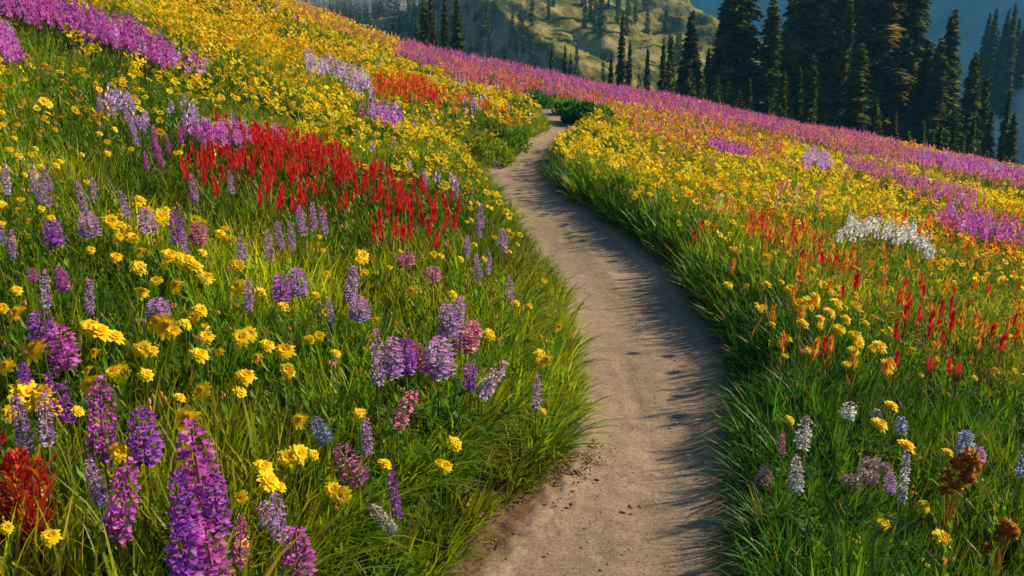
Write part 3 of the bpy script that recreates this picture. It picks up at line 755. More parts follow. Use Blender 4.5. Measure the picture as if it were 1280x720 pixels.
tag(sk.build('leafy_stalks', M_LEAF), 'upright leafy stalks with small buds between the flowers', 'ground cover', kind='stuff')

# pebbles and crumbs on the path
pb = Soup(); q = []
for _ in range(4):
    p = P(); p.blob((0, 0, .2), 1, (1, 1, 1), 6, 4, .65, .18); q.append(p.get())
n = 4200; y = rng.uniform(1.9, 9, n); l, r = path_lr(y); x = l - .03 + (r - l + .06) * rng.beta(.55, .55, n)
ed = path_out(x, y); s = rng.uniform(.0010, .0036, n) * (1 + 1.3 * (ed > -.12)) * np.where(rng.random(n) < .03, 2.2, 1)
hm = H(x, y) + .004 + .014 * fbm(x * 4, y * 4, 21, 2)
cl = np.where((ed > -.1)[:, None], np.array((.10, .06, .04)), np.array((.34, .27, .22))) * rng.uniform(.5, 1.3, (n, 1))
pb.scatter(q, rng.integers(0, 4, n), np.stack([x, y, hm + (ed > -.1) * .006 - .003], 1), rng.uniform(0, 6.28, n), s, None, cl)
n = 5200; y = rng.uniform(1.9, 3.7, n); l, r = path_lr(y); x = l + rng.normal(size=n) * .055 + .0 - .05 * (y < 3); s = rng.uniform(.0016, .0052, n) * np.where(rng.random(n) < .05, 1.9, 1)
cl = np.array([(.13, .065, .04), (.20, .11, .07), (.08, .04, .025), (.28, .19, .13)])[rng.integers(0, 4, n)] * rng.uniform(.6, 1.3, (n, 1))
pb.scatter(q, rng.integers(0, 4, n), np.stack([x, y, H(x, y) + .016], 1), rng.uniform(0, 6.28, n), s, None, cl)
n = 900; y = rng.uniform(1.9, 9, n); l, r = path_lr(y); x = np.where(rng.random(n) < .5, l + np.abs(rng.normal(size=n)) * .07, r - np.abs(rng.normal(size=n)) * .07); lp = P(); lp.ribbon([(-1, 0, .1), (0, .12, .25), (1, 0, .1)], [.05, .09, .02], (0, 1, 0), (1, 1, 1)); 
pb.scatter([lp.get()], np.zeros(n, int), np.stack([x, y, H(x, y) + .014], 1), rng.uniform(0, 6.28, n), rng.uniform(.008, .026, n), None, np.array((.38, .30, .13)) * rng.uniform(.5, 1.2, (n, 1)))
tag(pb.build('grit', M_BARK), 'fine grit and crumbs of soil lying on the path', 'grit', kind='stuff')

# ------------------------------------------------------------------ flowers as named things
STEM = np.array((.10, .20, .03))
def stem_part(name, root, h, r=.0022, bend=.0, col=STEM, leaves=0):
    p = P(); p.tube([(0, 0, -.03), (bend * .3, 0, h * .4), (bend * .15, bend * .2, h * .8), (0, 0, h)], [r * 1.2, r, r * .9, r * .75], col, 5, col * 1.2)
    for i in range(leaves):
        z = h * rng.uniform(.15, .75); az = rng.uniform(0, 6.28); e = np.array((math.cos(az), math.sin(az), 0)); l = rng.uniform(.03, .07)
        p.ribbon([(0, 0, z), tuple(e * l * .5 + (0, 0, z + l * .5)), tuple(e * l + (0, 0, z + l * .6))], [.002, .005, .0005], (-e[1], e[0], 0), G1, G1 * 1.3)
    return pobj(name, p, M_LEAF, root)
def mul(pq, c):
    v, f, cc = pq.get(); return v, f, cc * np.asarray(c)
PH = .34
COLS = {'purple': PUR, 'magenta': MAG, 'lilac': LIL, 'white': WHI, 'blue': BLU, 'pink': np.array((.62, .26, .50)), 'frost': np.array((.60, .66, .80))}
def proto_root(name): return empty(name)
def make_lupine(col, k):
    t = proto_root('lupine'); stem_part('stem', t, PH + .01, .003, .012, STEM * np.array((1.2, .9, 1.2)))
    sp = spike_full(.2, .034 - .004 * (k == 1), 15, 9, .017, gap=0 if k < 2 else .2)
    v, f, cc = mul(sp, COLS[col]); z = (v[:, 2:3] / .2).clip(0, 1)
    cc = cc * (1 + (np.array((1.15, .8, 1.0)) - 1) * z)
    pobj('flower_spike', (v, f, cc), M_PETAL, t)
    for j in range(3):
        q = P(); palmate(q, PH * rng.uniform(.6, 1.0), 2.1 * j + rng.uniform(-.4, .4), .078, G1 * rng.uniform(.8, 1.3)); pobj('leaf', q, M_LEAF, t)
    return t
def make_lupine_mid(col):
    t = proto_root('lupine'); stem_part('stem', t, PH + .01, .003)
    pobj('flower_spike', mul(spike_mid(.17, .036), COLS[col]), M_PETAL, t); return t
def tilted(p): return _tilt(p, (0, 0, 0), TL)
def make_daisy(k):
    global TL
    TL = (rng.uniform(.1, .8), rng.uniform(-.1, .6)); t = proto_root('daisy'); stem_part('stem', t, PH, .0022, .02, STEM * 1.2, 2)
    pobj('petals', daisy_petals(.031, 14, 3, (0, 0, 0), TL), M_PETAL, t)
    pobj('disc', disc(.0075, (0, 0, .002), TL), M_PETAL, t); return t
def make_daisy_mid():
    t = proto_root('daisy'); stem_part('stem', t, PH, .0025); p = head_mid(.034, 9); p.c = [c * YEL for c in p.c]
    pobj('petals', _tilt(p, (0, 0, 0), (rng.uniform(0, .8), rng.uniform(-.2, .6))), M_PETAL, t); return t
def make_brush(col, k, low=False):
    t = proto_root('paintbrush'); stem_part('stem', t, PH + .05, .0025, 0, STEM * np.array((1.5, .6, .8)))
    pobj('bracts', mul(brush_full(.13, .027, 22 if low else 38), col), M_PETAL, t)
    if not low:
        q = P()
        for z, a in zip(rng.uniform(.1, .3, 7), rng.uniform(0, 6.28, 7)):
            q.ribbon([(0, 0, z), (math.cos(a) * .03, math.sin(a) * .03, z + .05), (math.cos(a) * .04, math.sin(a) * .04, z + .09)], [.002, .0035, .0005], (-math.sin(a), math.cos(a), 0), G1 * .8, np.array((.25, .08, .03)))
        pobj('leaves', q, M_LEAF, t)
    return t
LUP = {c_: [make_lupine(c_, k) for k in range(3)] for c_ in COLS}
LUPM = {c_: [make_lupine_mid(c_) for k in range(2)] for c_ in COLS}
DAI = [make_daisy(k) for k in range(7)]; DAIM = [make_daisy_mid() for k in range(5)]
BRU = {'red': [make_brush(REDC, k) for k in range(3)], 'orange': [make_brush(ORA, k) for k in range(3)], 'pink': [make_brush(PINK, k) for k in range(2)]}
BRUM = {'red': [make_brush(REDC, k, True) for k in range(3)], 'orange': [make_brush(ORA, k, True) for k in range(2)], 'pink': [make_brush(PINK, k, True) for k in range(2)]}
PROTOS = [o for d in (LUP, LUPM, BRU, BRUM) for l_ in d.values() for o in l_] + DAI + DAIM
def place(protos, xyz, h, sxy, sz=None, lean=(0, 0), label=None, cat=None, group=None):
    """a plant at xyz whose head sits h above its foot; sxy, sz scale the head; lean tilts the head"""
    o = copy_tree(protos[int(rng.integers(len(protos)))]); sz = sxy if sz is None else sz
    o.location = xyz; o.rotation_euler = (0, 0, 0); rz = rng.uniform(0, 6.28)
    for c in o.children:
        b = c.name.split('.')[0]
        if b == 'stem': c.scale = (1, 1, h / PH); c.rotation_euler = (0, 0, rz)
        elif b in ('leaf', 'leaves'): c.scale = (1, 1, h / PH); c.rotation_euler = (0, 0, rz)
        else:
            c.scale = (sxy, sxy, sz); c.location = (0, 0, h); c.rotation_mode = 'XYZ'
            if lean != (0, 0) : c.rotation_euler = (lean[1], lean[0], 0)
            else: c.rotation_euler = (0, 0, rng.uniform(-.9, .9))
    tag(o, label, cat, group); return o
ANCH = []   # (px, py, phrase): landmarks for the labels of the small flowers
def hero_spike(bx, by, tx, ty, w, col, label, phrase=None, h=.30, group=None, kind='lupine', protos=None, L0=.2, w0=.070):
    x, y = hit(bx, by, h, H); z = float(H(x, y)); dep = project(x, y, z + h)[2]
    ang = math.atan2(CAM_Z - z - h, y)
    L = math.hypot(tx - bx, by - ty) / F_PX * dep / max(.75, math.cos(ang)); lean = math.atan2((tx - bx), (by - ty))
    s = w / F_PX * dep / w0
    o = place(protos or LUP[col], (x, y, z), h, s, L / L0, (lean, 0) if abs(lean) > .04 else (rng.uniform(-.05, .05), .04), label, kind, group)
    ANCH.append(((bx + tx) / 2, (by + ty) / 2, phrase or label)); return o

# ---- the large spikes, each placed where it grows
HL = [ # bottom x, y, top x, y, width, colour, label, short phrase
 (256, 640, 252, 537, 50, 'magenta', 'tall purple lupine spike, topmost of the big clump at the bottom left', 'the big purple clump at bottom left'),
 (236, 668, 236, 596, 34, 'purple', 'thick purple lupine spike in the left middle of the big bottom clump', None),
 (274, 664, 274, 594, 34, 'purple', 'thick purple lupine spike in the right middle of the big bottom clump', None),
 (236, 732, 235, 655, 48, 'purple', 'dark purple lupine spike at the lower left of the big bottom clump', None),
 (270, 735, 266, 662, 46, 'magenta', 'bright purple lupine spike at the lower right of the big bottom clump', None),
 (300, 706, 306, 650, 20, 'pink', 'thin pinkish lupine spike close on the right of the big bottom clump', None),
 (147, 672, 170, 586, 36, 'magenta', 'purple lupine spike leaning right, left of the big bottom clump', 'the right-leaning purple lupine at bottom left'),
 (184, 574, 185, 514, 38, 'purple', 'short stout violet lupine above the leaning spike', 'the short stout violet lupine'),
 (130, 574, 138, 482, 36, 'magenta', 'tall two-tier purple lupine left of the short stout violet one', 'the tall two-tier purple lupine'),
 (86, 524, 72, 470, 26, 'purple', 'dark slanting violet lupine left of the tall two-tier one', 'the slanting violet lupine'),
 (82, 456, 82, 408, 36, 'magenta', 'round magenta lupine, right one of the pair near the left edge', 'the magenta lupine pair near the left edge'),
 (55, 430, 54, 390, 32, 'purple', 'violet lupine, left one of the pair near the left edge', None),
 (34, 484, 34, 455, 18, 'purple', 'small dark violet lupine below the pair near the left edge', None),
 (374, 722, 372, 664, 40, 'magenta', 'bright purple lupine at the bottom between clump and broad-leaved plant', 'the bright purple lupine at the bottom'),
 (350, 672, 352, 622, 24, 'lilac', 'pale bluish lupine rising behind the bright purple one at the bottom', None),
 (338, 656, 334, 630, 24, 'white', 'whitish pink lupine behind the bright purple one at the bottom', None),
 (450, 604, 428, 560, 34, 'pink', 'pink lilac lupine leaning left above the broad-leaved plant', 'the pink lilac lupine above the broad leaves'),
 (408, 552, 396, 524, 22, 'blue', 'small dusty blue lupine left of the pink lilac leaning one', 'the dusty blue lupine'),
 (496, 644, 492, 592, 15, 'purple', 'thin violet lupine at the lower path edge', 'the thin violet lupine at the path edge'),
 (492, 664, 470, 634, 18, 'white', 'creamy white lupine head below the thin violet lupine', None),
 (496, 534, 516, 490, 22, 'pink', 'pink lilac lupine leaning right alone in the green grass', 'the lone right-leaning lilac lupine'),
 (602, 495, 628, 455, 20, 'lilac', 'lilac lupine leaning strongly right nearest the path', 'the leaning lilac lupine nearest the path'),
 (587, 484, 588, 454, 18, 'purple', 'small violet lupine left of the leaning lilac one nearest the path', None),
 (473, 478, 474, 416, 18, 'lilac', 'narrow lilac spike at the left end of the lilac row', 'the left end of the lilac row'),
 (490, 468, 492, 424, 26, 'lilac', 'lilac lupine second from left in the lilac row', None),
 (508, 464, 508, 424, 24, 'purple', 'violet lupine third from left in the lilac row', None),
 (524, 462, 522, 430, 20, 'pink', 'pinkish lupine in the middle of the lilac row', None),
 (548, 466, 548, 424, 38, 'lilac', 'broad lilac lupine at the right end of the lilac row', 'the broad lilac lupine of the lilac row'),
 (562, 420, 558, 382, 28, 'lilac', 'broad lilac lupine standing above the lilac row', 'the lilac lupine above the row'),
 (572, 402, 576, 372, 16, 'lilac', 'narrow lilac lupine touching the broad one above the row', None),
 (582, 436, 592, 404, 30, 'pink', 'pinkish lilac lupine right of the broad one above the row', None),
 (436, 376, 444, 334, 18, 'lilac', 'narrow lilac lupine, upper one of a pair in the middle left', 'the narrow lilac pair'),
 (450, 398, 448, 372, 26, 'lilac', 'broad short lilac lupine, lower one of the narrow pair', None),
 (508, 332, 506, 316, 24, 'pink', 'small pinkish lilac lupine below the red drift', 'the pinkish lilac lupine below the red drift'),
 (541, 350, 541, 334, 22, 'pink', 'small pale lupine just right of the pinkish one below the red drift', None),
 (352, 374, 351, 344, 24, 'purple', 'violet lupine, left one of the pair in the meadow middle', 'the violet pair in the meadow middle'),
 (374, 368, 374, 336, 26, 'lilac', 'pinkish lilac lupine, right one of the pair in the meadow middle', None),
 (198, 394, 197, 374, 28, 'lilac', 'short lilac lupine above the wide yellow cluster', 'the short lilac lupine over the yellow cluster'),
 (80, 362, 78, 334, 18, 'magenta', 'small magenta lupine on a long bare stem at the left', 'the magenta lupine on a bare stem'),
 (42, 350, 42, 336, 12, 'magenta', 'tiny magenta lupine bud left of the bare-stemmed one', None),
 (69, 306, 69, 276, 26, 'purple', 'round violet lupine high at the left edge slope', 'the round violet lupine at left'),
 (2, 304, 2, 278, 14, 'lilac', 'lilac lupine cut by the left frame edge', None),
 (113, 294, 112, 266, 26, 'lilac', 'violet lupine left of the wide yellow bouquet on the slope', 'the violet lupine beside the yellow bouquet'),
 (186, 290, 184, 262, 24, 'lilac', 'dusty lilac lupine right of the wide yellow bouquet on the slope', None),
 (224, 304, 222, 264, 20, 'purple', 'tall violet lupine above the yellow heads on the slope', 'the tall violet lupine on the slope'),
 (250, 304, 250, 280, 24, 'pink', 'pale lilac lupine right of the tall violet one on the slope', None),
 (304, 326, 304, 298, 14, 'lilac', 'slim greyish lilac lupine left of the meadow middle', None),
]
for (bx, by, tx, ty, w, col, lab, ph) in HL:
    hero_spike(bx, by, tx, ty, w * 1.15, col, lab, ph, h=.26 if by > 500 else .30)
# bluish, grey and whitish spikes of the right foreground
for (bx, by, tx, ty, w, col, lab, ph) in [
 (1002, 560, 1004, 524, 22, 'frost', 'pale grey blue spike, upper one near the right path border', 'the grey blue spikes at the right border'),
 (996, 614, 992, 574, 20, 'frost', 'pale grey blue spike, lower one near the right path border', None),
 (1058, 522, 1062, 504, 22, 'frost', 'bluish white lupine head among grass right of the path', 'the bluish white head right of the path'),
 (1096, 526, 1094, 512, 14, 'white', 'small whitish lupine head between blue and yellow heads', None),
 (1126, 540, 1124, 522, 18, 'blue', 'deep blue lupine head beside the yellow heads at lower right', None),
 (1206, 566, 1204, 540, 24, 'blue', 'deep blue lupine above the brown seed heads', 'the deep blue lupine above the brown seed heads'),
 (1222, 578, 1220, 560, 22, 'lilac', 'pale blue lupine touching the deep blue one above the seed heads', None),
 (1277, 596, 1276, 552, 20, 'blue', 'blue lupine cut by the right frame edge', None),
 (1127, 626, 1127, 568, 15, 'frost', 'tall narrow silvery spike in the lower right grass', 'the tall narrow silvery spike'),
 (1112, 616, 1110, 592, 18, 'lilac', 'dull silvery spike left of the tall narrow silvery one', None),
 (978, 568, 976, 542, 9, 'pink', 'thin brownish spike at the right path border', None)]:
    hero_spike(bx, by, tx, ty, w, col, lab, ph, h=.24)
# silvery white plants of the right slope, one clump
for i in range(44):
    t_ = (i % 22) / 21; row = i // 22; px = 1049 + 114 * t_ + rng.uniform(-3, 3)
    py = 290 + 22 * t_ ** 1.5 + row * 9 + rng.uniform(-7, 7) - 8 * math.sin(t_ * 3.1) + (6 if abs(t_ - .5) > .42 else 0)
    hero_spike(px, py, px + rng.uniform(-3, 3), py - rng.uniform(15, 24), rng.uniform(6, 9), 'frost' if i % 3 else 'white', 'silvery white lupine spike in the white clump on the right slope', 'the white clump on the right slope', h=.27, group='silvery spikes of the white clump', protos=LUPM['frost' if i % 3 else 'white'], L0=.17)

# red paintbrush heads one can tell apart
HB = [(868, 304, 868, 285, 9, 'red', 'red paintbrush alone near the right border of the path, lower of two'), (877, 290, 878, 272, 9, 'red', 'red paintbrush alone near the right border of the path, upper of two'),
 (1001, 356, 1000, 338, 17, 'orange', 'orange red paintbrush above the pale yellow heads'), (1068, 366, 1069, 338, 14, 'red', 'bright red paintbrush right of the orange red one'),
 (1130, 408, 1129, 374, 13, 'red', 'tall red paintbrush at the left of the red row on the right'), (1160, 420, 1163, 384, 13, 'red', 'red paintbrush second from left in the red row on the right'),
 (1170, 418, 1172, 396, 10, 'red', 'short red paintbrush third from left in the red row on the right'), (1187, 418, 1188, 384, 14, 'red', 'red paintbrush in the middle of the red row on the right'),
 (1202, 414, 1200, 388, 12, 'orange', 'orange red paintbrush right of the middle of the red row'), (1218, 412, 1218, 386, 14, 'orange', 'orange red paintbrush near the right end of the red row'),
 (1250, 446, 1249, 412, 14, 'red', 'red paintbrush right of the red row and lower'), (1269, 428, 1269, 404, 9, 'red', 'thin red paintbrush close to the right frame edge'),
 (1162, 466, 1162, 444, 14, 'red', 'short red paintbrush below the red row, left of two'), (1197, 470, 1197, 452, 13, 'red', 'short red paintbrush below the red row, right of two'),
 (1241, 470, 1241, 458, 9, 'orange', 'small orange red paintbrush below the lower right red one'), (1103, 368, 1103, 344, 8, 'orange', 'faint orange paintbrush between bright red one and red row')]
for (bx, by, tx, ty, w, col, lab) in HB:
    hero_spike(bx, by, tx, ty, w, col, lab, 'the ' + ' '.join(lab.split()[:2]) + ' of the right slope', h=.27, kind='paintbrush', protos=BRU[col], L0=.13, w0=.056)

# ---- large yellow daisies
HD = [(20, 391, 20), (2, 385, 14), (42, 438, 30), (7, 458, 22), (112, 409, 24), (124, 414, 26), (143, 420, 20), (178, 436, 18), (148, 465, 26), (183, 468, 18), (249, 443, 18), (196, 403, 24), (208, 408, 22), (216, 414, 20), (176, 366, 16),
 (173, 334, 19), (195, 351, 17), (144, 321, 16), (212, 319, 20), (232, 327, 22), (243, 332, 20), (257, 347, 18), (220, 356, 14), (175, 314, 13), (282, 300, 14), (275, 292, 14), (297, 331, 14), (297, 358, 18), (312, 378, 20), (326, 366, 16),
 (250, 388, 18), (242, 396, 16), (257, 421, 17), (300, 422, 22), (310, 418, 18), (334, 431, 17), (356, 438, 20), (359, 462, 15), (353, 383, 14), (321, 447, 12), (307, 470, 20), (386, 425, 14), (398, 420, 12), (420, 441, 10), (112, 482, 26),
 (137, 277, 16), (148, 283, 18), (158, 290, 18), (165, 297, 14), (201, 270, 17), (185, 262, 12), (175, 250, 14), (243, 275, 13), (34, 492, 30), (52, 490, 26), (65, 508, 26), (45, 502, 22), (140, 465, 20), (233, 523, 26), (228, 517, 14), (251, 489, 20), (300, 489, 18), (361, 464, 14), (374, 525, 20),
 (358, 572, 20), (374, 567, 20), (392, 568, 13), (329, 584, 20), (336, 601, 24), (333, 609, 14), (350, 608, 14), (415, 612, 20), (427, 620, 22), (148, 565, 18), (300, 622, 18), (450, 516, 15), (12, 516, 18),
 (452, 320, 15), (514, 364, 15), (469, 400, 11), (612, 418, 13), (676, 444, 17), (684, 450, 15), (699, 408, 8), (569, 554, 20), (556, 583, 18), (548, 578, 11), (448, 516, 12), (679, 514, 9), (110, 462, 12), (8, 660, 14), (118, 440, 12), (274, 440, 11), (290, 482, 12), (232, 405, 14),
 (1010, 379, 18), (1004, 404, 15), (984, 422, 14), (1049, 411, 16), (1069, 419, 18), (1074, 427, 18), (1067, 438, 14), (1100, 433, 18), (1111, 456, 17), (1046, 379, 14), (1037, 390, 14), (1069, 382, 15), (1037, 364, 12), (1049, 362, 11), (988, 361, 13), (959, 355, 12), (957, 323, 14),
 (921, 314, 14), (910, 356, 10), (1165, 301, 13), (1010, 438, 10), (950, 386, 9), (1138, 438, 10), (1111, 464, 12), (1115, 507, 17), (1100, 530, 17), (1134, 557, 21), (1156, 633, 14), (1178, 673, 20), (1105, 655, 14), (1185, 565, 14), (988, 525, 11), (1020, 372, 12), (998, 380, 12), (1078, 392, 12), (1082, 404, 12), (1058, 398, 12), (1026, 398, 12)]
DIRS = ['right of', 'above', 'left of', 'below']
ORD = ['closest', 'second closest', 'third closest', 'fourth closest', 'fifth closest', 'sixth closest', 'seventh closest']
used_rank = {}
def rel_label(px, py, desc, maxd=110, maxr=5):  # names a flower by its nearest landmark
    best = sorted((math.hypot(px - a, py - b), i) for i, (a, b, _) in enumerate(ANCH))
    for d, i in best[:4]:
        if d > maxd: break
        a, b, ph = ANCH[i]; if_ = int(((math.degrees(math.atan2(b - py, px - a)) + 45) % 360) // 90)
        key = (ph, if_, desc); r = used_rank.get(key, 0)
        if r < maxr and len(f'{desc}, {ORD[r]} one {DIRS[if_]} {ph}'.split()) <= 16:
            used_rank[key] = r + 1; return f'{desc}, {ORD[r]} one {DIRS[if_]} {ph}'
    return None
ANCH = [a for a in ANCH if len(a[2].split()) <= 9]
_s = set(); ANCH = [a for a in ANCH if not (a[2] in _s or _s.add(a[2]))]
def near_order(L): return sorted(L, key=lambda q: min(math.hypot(q[0] - a, q[1] - b) for a, b, _ in ANCH))
nd = 0
for (px, py, w) in near_order(HD):
    h = rng.uniform(.26, .34) if py > 260 else .3
    if px > 1090 and py > 600: h = .2
    x, y = hit(px, py, h, H); z = float(H(x, y)); dep = project(x, y, z + h)[2]; s = w / F_PX * dep / .060
    lab = rel_label(px, py, 'large yellow daisy' if w > 17 else 'yellow daisy') or 'small yellow daisy standing apart in the grass'
    g = 'yellow daisies standing apart' if lab.startswith('small') else 'yellow daisies of the meadow'
    place(DAI, (x, y, z), h, s * 1.3 * rng.uniform(.85, 1.15), None, (0, 0), lab, 'daisy', g); nd += 1

# ------------------------------------------------------------------ flower drifts
# kind weights, share of sites in flower, spine of the drift as seen, half thickness, name of the drift
ST = [
 ({'Y': .75, 'YO': .2, 'B': .05}, .55, [(60, 40), (260, 60), (420, 110)], 60, 'on the upper left slope'),
 ({'YO': .7, 'Y': .3}, .8, [(190, 8), (300, 35), (420, 75)], 26, 'in the golden band of the upper left slope'),
 ({'YO': .5, 'Y': .3, 'PK': .2}, .6, [(370, 8), (450, 40), (520, 62)], 9, 'along the left ridge'),
 ({'Y': 1}, .06, [(400, 32), (480, 64), (560, 92), (640, 128), (675, 150)], 14, 'in the green band below the left ridge'),
 ({'YO': .6, 'Y': .4}, .6, [(440, 75), (500, 96), (540, 112)], 9, 'below the green band'),
 ({'Y': .8, 'YO': .2}, .62, [(0, 110), (60, 140), (110, 190), (140, 215)], 40, 'at the left of the slope'),
 ({'Y': .9, 'YO': .1}, .6, [(120, 95), (250, 120), (400, 160)], 24, 'on the middle left slope'),
 ({'Y': 1}, .95, [(395, 130), (460, 150), (530, 172), (575, 200)], 20, 'in the bright yellow drift before the far path'),
 ({'Y': .9, 'B': .1}, .7, [(575, 205), (610, 235), (640, 275)], 14, 'at the left border of the path'),
 ({'G': 1}, 1, [(15, 22), (60, 48), (140, 80)], 13, ''),
 ({'G': 1}, 1, [(95, 95), (140, 72)], 12, ''),
 ({'B': .5, 'YO': .5}, .3, [(25, 85), (70, 100), (115, 112)], 16, 'at the upper left'),
 ({'G': 1}, .85, [(120, 205), (170, 225), (230, 215)], 20, ''),
 ({'G': 1}, .7, [(200, 118), (330, 142)], 9, ''),
 ({'M': 1}, 1, [(0, 0), (20, 2), (70, 14), (135, 38)], 9, 'in the magenta band at the top left'),
 ({'M': .7, 'L': .3}, 1, [(148, 36), (180, 44), (205, 62)], 11, 'in the short magenta band at the top left'),
 ({'L': .6, 'M': .4}, .35, [(205, 62), (255, 80)], 9, 'trailing off the short magenta band'),
 ({'M': .8, 'L': .2}, .9, [(4, 42), (14, 62)], 11, 'at the upper left frame edge'),
 ({'L': 1}, .8, [(150, 132), (176, 156)], 13, 'in the small lilac group of the left slope'), ({'L': 1}, .8, [(230, 140), (238, 156)], 10, 'in the tiny lilac group above the red drift'),
 ({'L': .6, 'W': .4}, .95, [(390, 78), (430, 92), (462, 108)], 12, 'in the pale lilac drift near the left ridge'),
 ({'L': .7, 'M': .3}, .8, [(460, 134), (498, 144)], 7, 'in the small lilac patch behind the yellow drift'),
 ({'O': .9, 'R': .1}, .95, [(475, 106), (520, 114), (572, 130)], 12, 'in the orange drift near the left ridge'),
 ({'YO': .6, 'O': .4}, .8, [(560, 125), (610, 138), (640, 152)], 10, 'left of the far bend'),
 ({'L': .5, 'B': .5}, .5, [(585, 130), (600, 140)], 8, 'left of the far bend'),
 ({'L': .7, 'W': .3}, .8, [(0, 226), (30, 228), (66, 236)], 15, 'in the lilac group at the left frame edge'),
 ({'L': 1}, .5, [(110, 234), (132, 240)], 9, 'beside the lilac group at left'),
 ({'M': .9, 'L': .1}, 1, [(180, 190), (215, 174), (280, 166), (350, 172)], 10, 'in the purple strip over the red drift'),
 ({'R': 1}, 1.0, [(255, 196), (330, 205), (400, 226), (470, 244), (550, 275)], 30, 'in the big red drift on the left slope'),
 ({'R': 1}, 1.0, [(330, 180), (380, 190), (440, 212)], 16, 'in the big red drift on the left slope'),
 ({'R': .9, 'B': .1}, .6, [(350, 245), (450, 268), (555, 290)], 16, 'in the big red drift on the left slope'),
 ({'M': .65, 'PK': .35}, .72, [(512, 62), (600, 80), (700, 104), (800, 121), (900, 138), (1000, 158), (1080, 178)], 13, 'in the long magenta band on the ridge'),
 ({'PK': .55, 'M': .25, 'O': .2}, .72, [(560, 84), (620, 96), (700, 116), (745, 128)], 11, 'in the pink band on the ridge'),
 ({'PK': .7, 'M': .3}, .72, [(990, 166), (1100, 188), (1200, 208), (1300, 232)], 12, 'in the pink band on the right ridge'),
 ({'M': .8, 'L': .2}, .8, [(1150, 196), (1290, 224)], 6, 'in the magenta band on the right ridge'),
 ({'PK': .4, 'O': .12, 'YO': .48}, .5, [(790, 148), (880, 162), (960, 184), (1040, 198)], 20, 'in the salmon drift of the right slope'),
 ({'Y': 1}, .8, [(735, 142), (775, 155)], 12, 'on the yellow mound inside the far bend'),
 ({'Y': .95, 'YO': .05}, .95, [(705, 178), (760, 192), (810, 214)], 24, 'on the yellow bank right of the path'),
 ({'Y': .7, 'YO': .3}, .8, [(830, 218), (900, 236), (950, 250)], 20, 'in the yellow drift of the right slope'),
 ({'Y': 1}, .75, [(900, 200), (1000, 222), (1080, 240), (1160, 272)], 11, 'in the long yellow band of the right slope'),
 ({'Y': 1}, .75, [(990, 190), (1100, 212), (1200, 236), (1300, 254)], 12, 'in the upper yellow band of the right slope'),
 ({'M': .7, 'PK': .3}, .6, [(1060, 202), (1130, 222), (1215, 250)], 8, 'in the narrow magenta streak of the right slope'),
 ({'M': 1}, .8, [(890, 178), (930, 190)], 6, 'in the tiny magenta group of the right slope'),
 ({'L': 1}, .9, [(1012, 198), (1034, 202)], 7, 'in the tiny violet group of the right slope'),
 ({'M': .6, 'PK': .2, 'L': .2}, .6, [(1190, 270), (1300, 300)], 13, 'in the magenta drift at the right frame edge'),
 ({'YO': .6, 'O': .2, 'PK': .2}, .5, [(880, 250), (980, 268), (1050, 285)], 18, 'in the orange yellow drift right of the bank'),
 ({'Y': .8, 'YO': .2}, .6, [(800, 236), (860, 272), (940, 300)], 16, 'along the top of the right bank'),
 ({'G': 1}, .8, [(1030, 290), (1100, 305), (1160, 318)], 16, ''),
 ({'O': .7, 'R': .3}, .75, [(945, 280), (1000, 300), (1060, 326)], 14, 'in the scarlet drift of the right slope'),
 ({'O': .6, 'YO': .4}, .6, [(1080, 318), (1150, 330)], 10, 'below the white clump'),
 ({'Y': .7, 'YO': .3}, .45, [(1180, 330), (1280, 350)], 26, 'at the right frame edge'),
 ({'Y': .8, 'YO': .2}, .22, [(960, 345), (1080, 400)], 26, 'in the loose yellow group of the right slope'),
 ({'R': .7, 'O': .3}, .30, [(1130, 388), (1230, 410)], 16, 'in the red row on the right'),
]
def default_kind(px, py, x, right):
    n = len(px); k = np.full(n, 'G', dtype='U2'); u = rng.random(n)
    A = np.select([~right & (py < 225), ~right & (py < 330), ~right, right & (py < 260), right & (py < 350), right & (py < 470)], [0, 1, 2, 3, 4, 5], 6)
    W = {0: (('Y', .42), ('YO', .14), ('L', .02), ('B', .08)), 1: (('Y', .32), ('B', .2), ('L', .08)), 2: (('Y', .20), ('B', .16), ('L', .08)),
         3: (('Y', .30), ('YO', .12), ('PK', .07), ('O', .015)), 4: (('YO', .16), ('O', .16), ('B', .16), ('Y', .12)), 5: (('B', .3), ('YO', .10), ('O', .09), ('R', .05), ('Y', .14)), 6: (('B', .05),)}
    for a, l in W.items():
        c = 0
        for kk, w in l:
            m = (A == a) & (u >= c) & (u < c + w); k[m] = kk; c += w
    return k
def seg_dist(px, py, pl):
    d = np.full(len(px), 1e9)
    for (a, b), (c, e) in zip(pl[:-1], pl[1:]):
        vx, vy = c - a, e - b; t = np.clip(((px - a) * vx + (py - b) * vy) / (vx * vx + vy * vy), 0, 1)
        d = np.minimum(d, np.hypot(px - a - t * vx, py - b - t * vy))
    return d
X_, Y_, Z_, K_, D_, PX_, PY_, SI_ = [], [], [], [], [], [], [], []
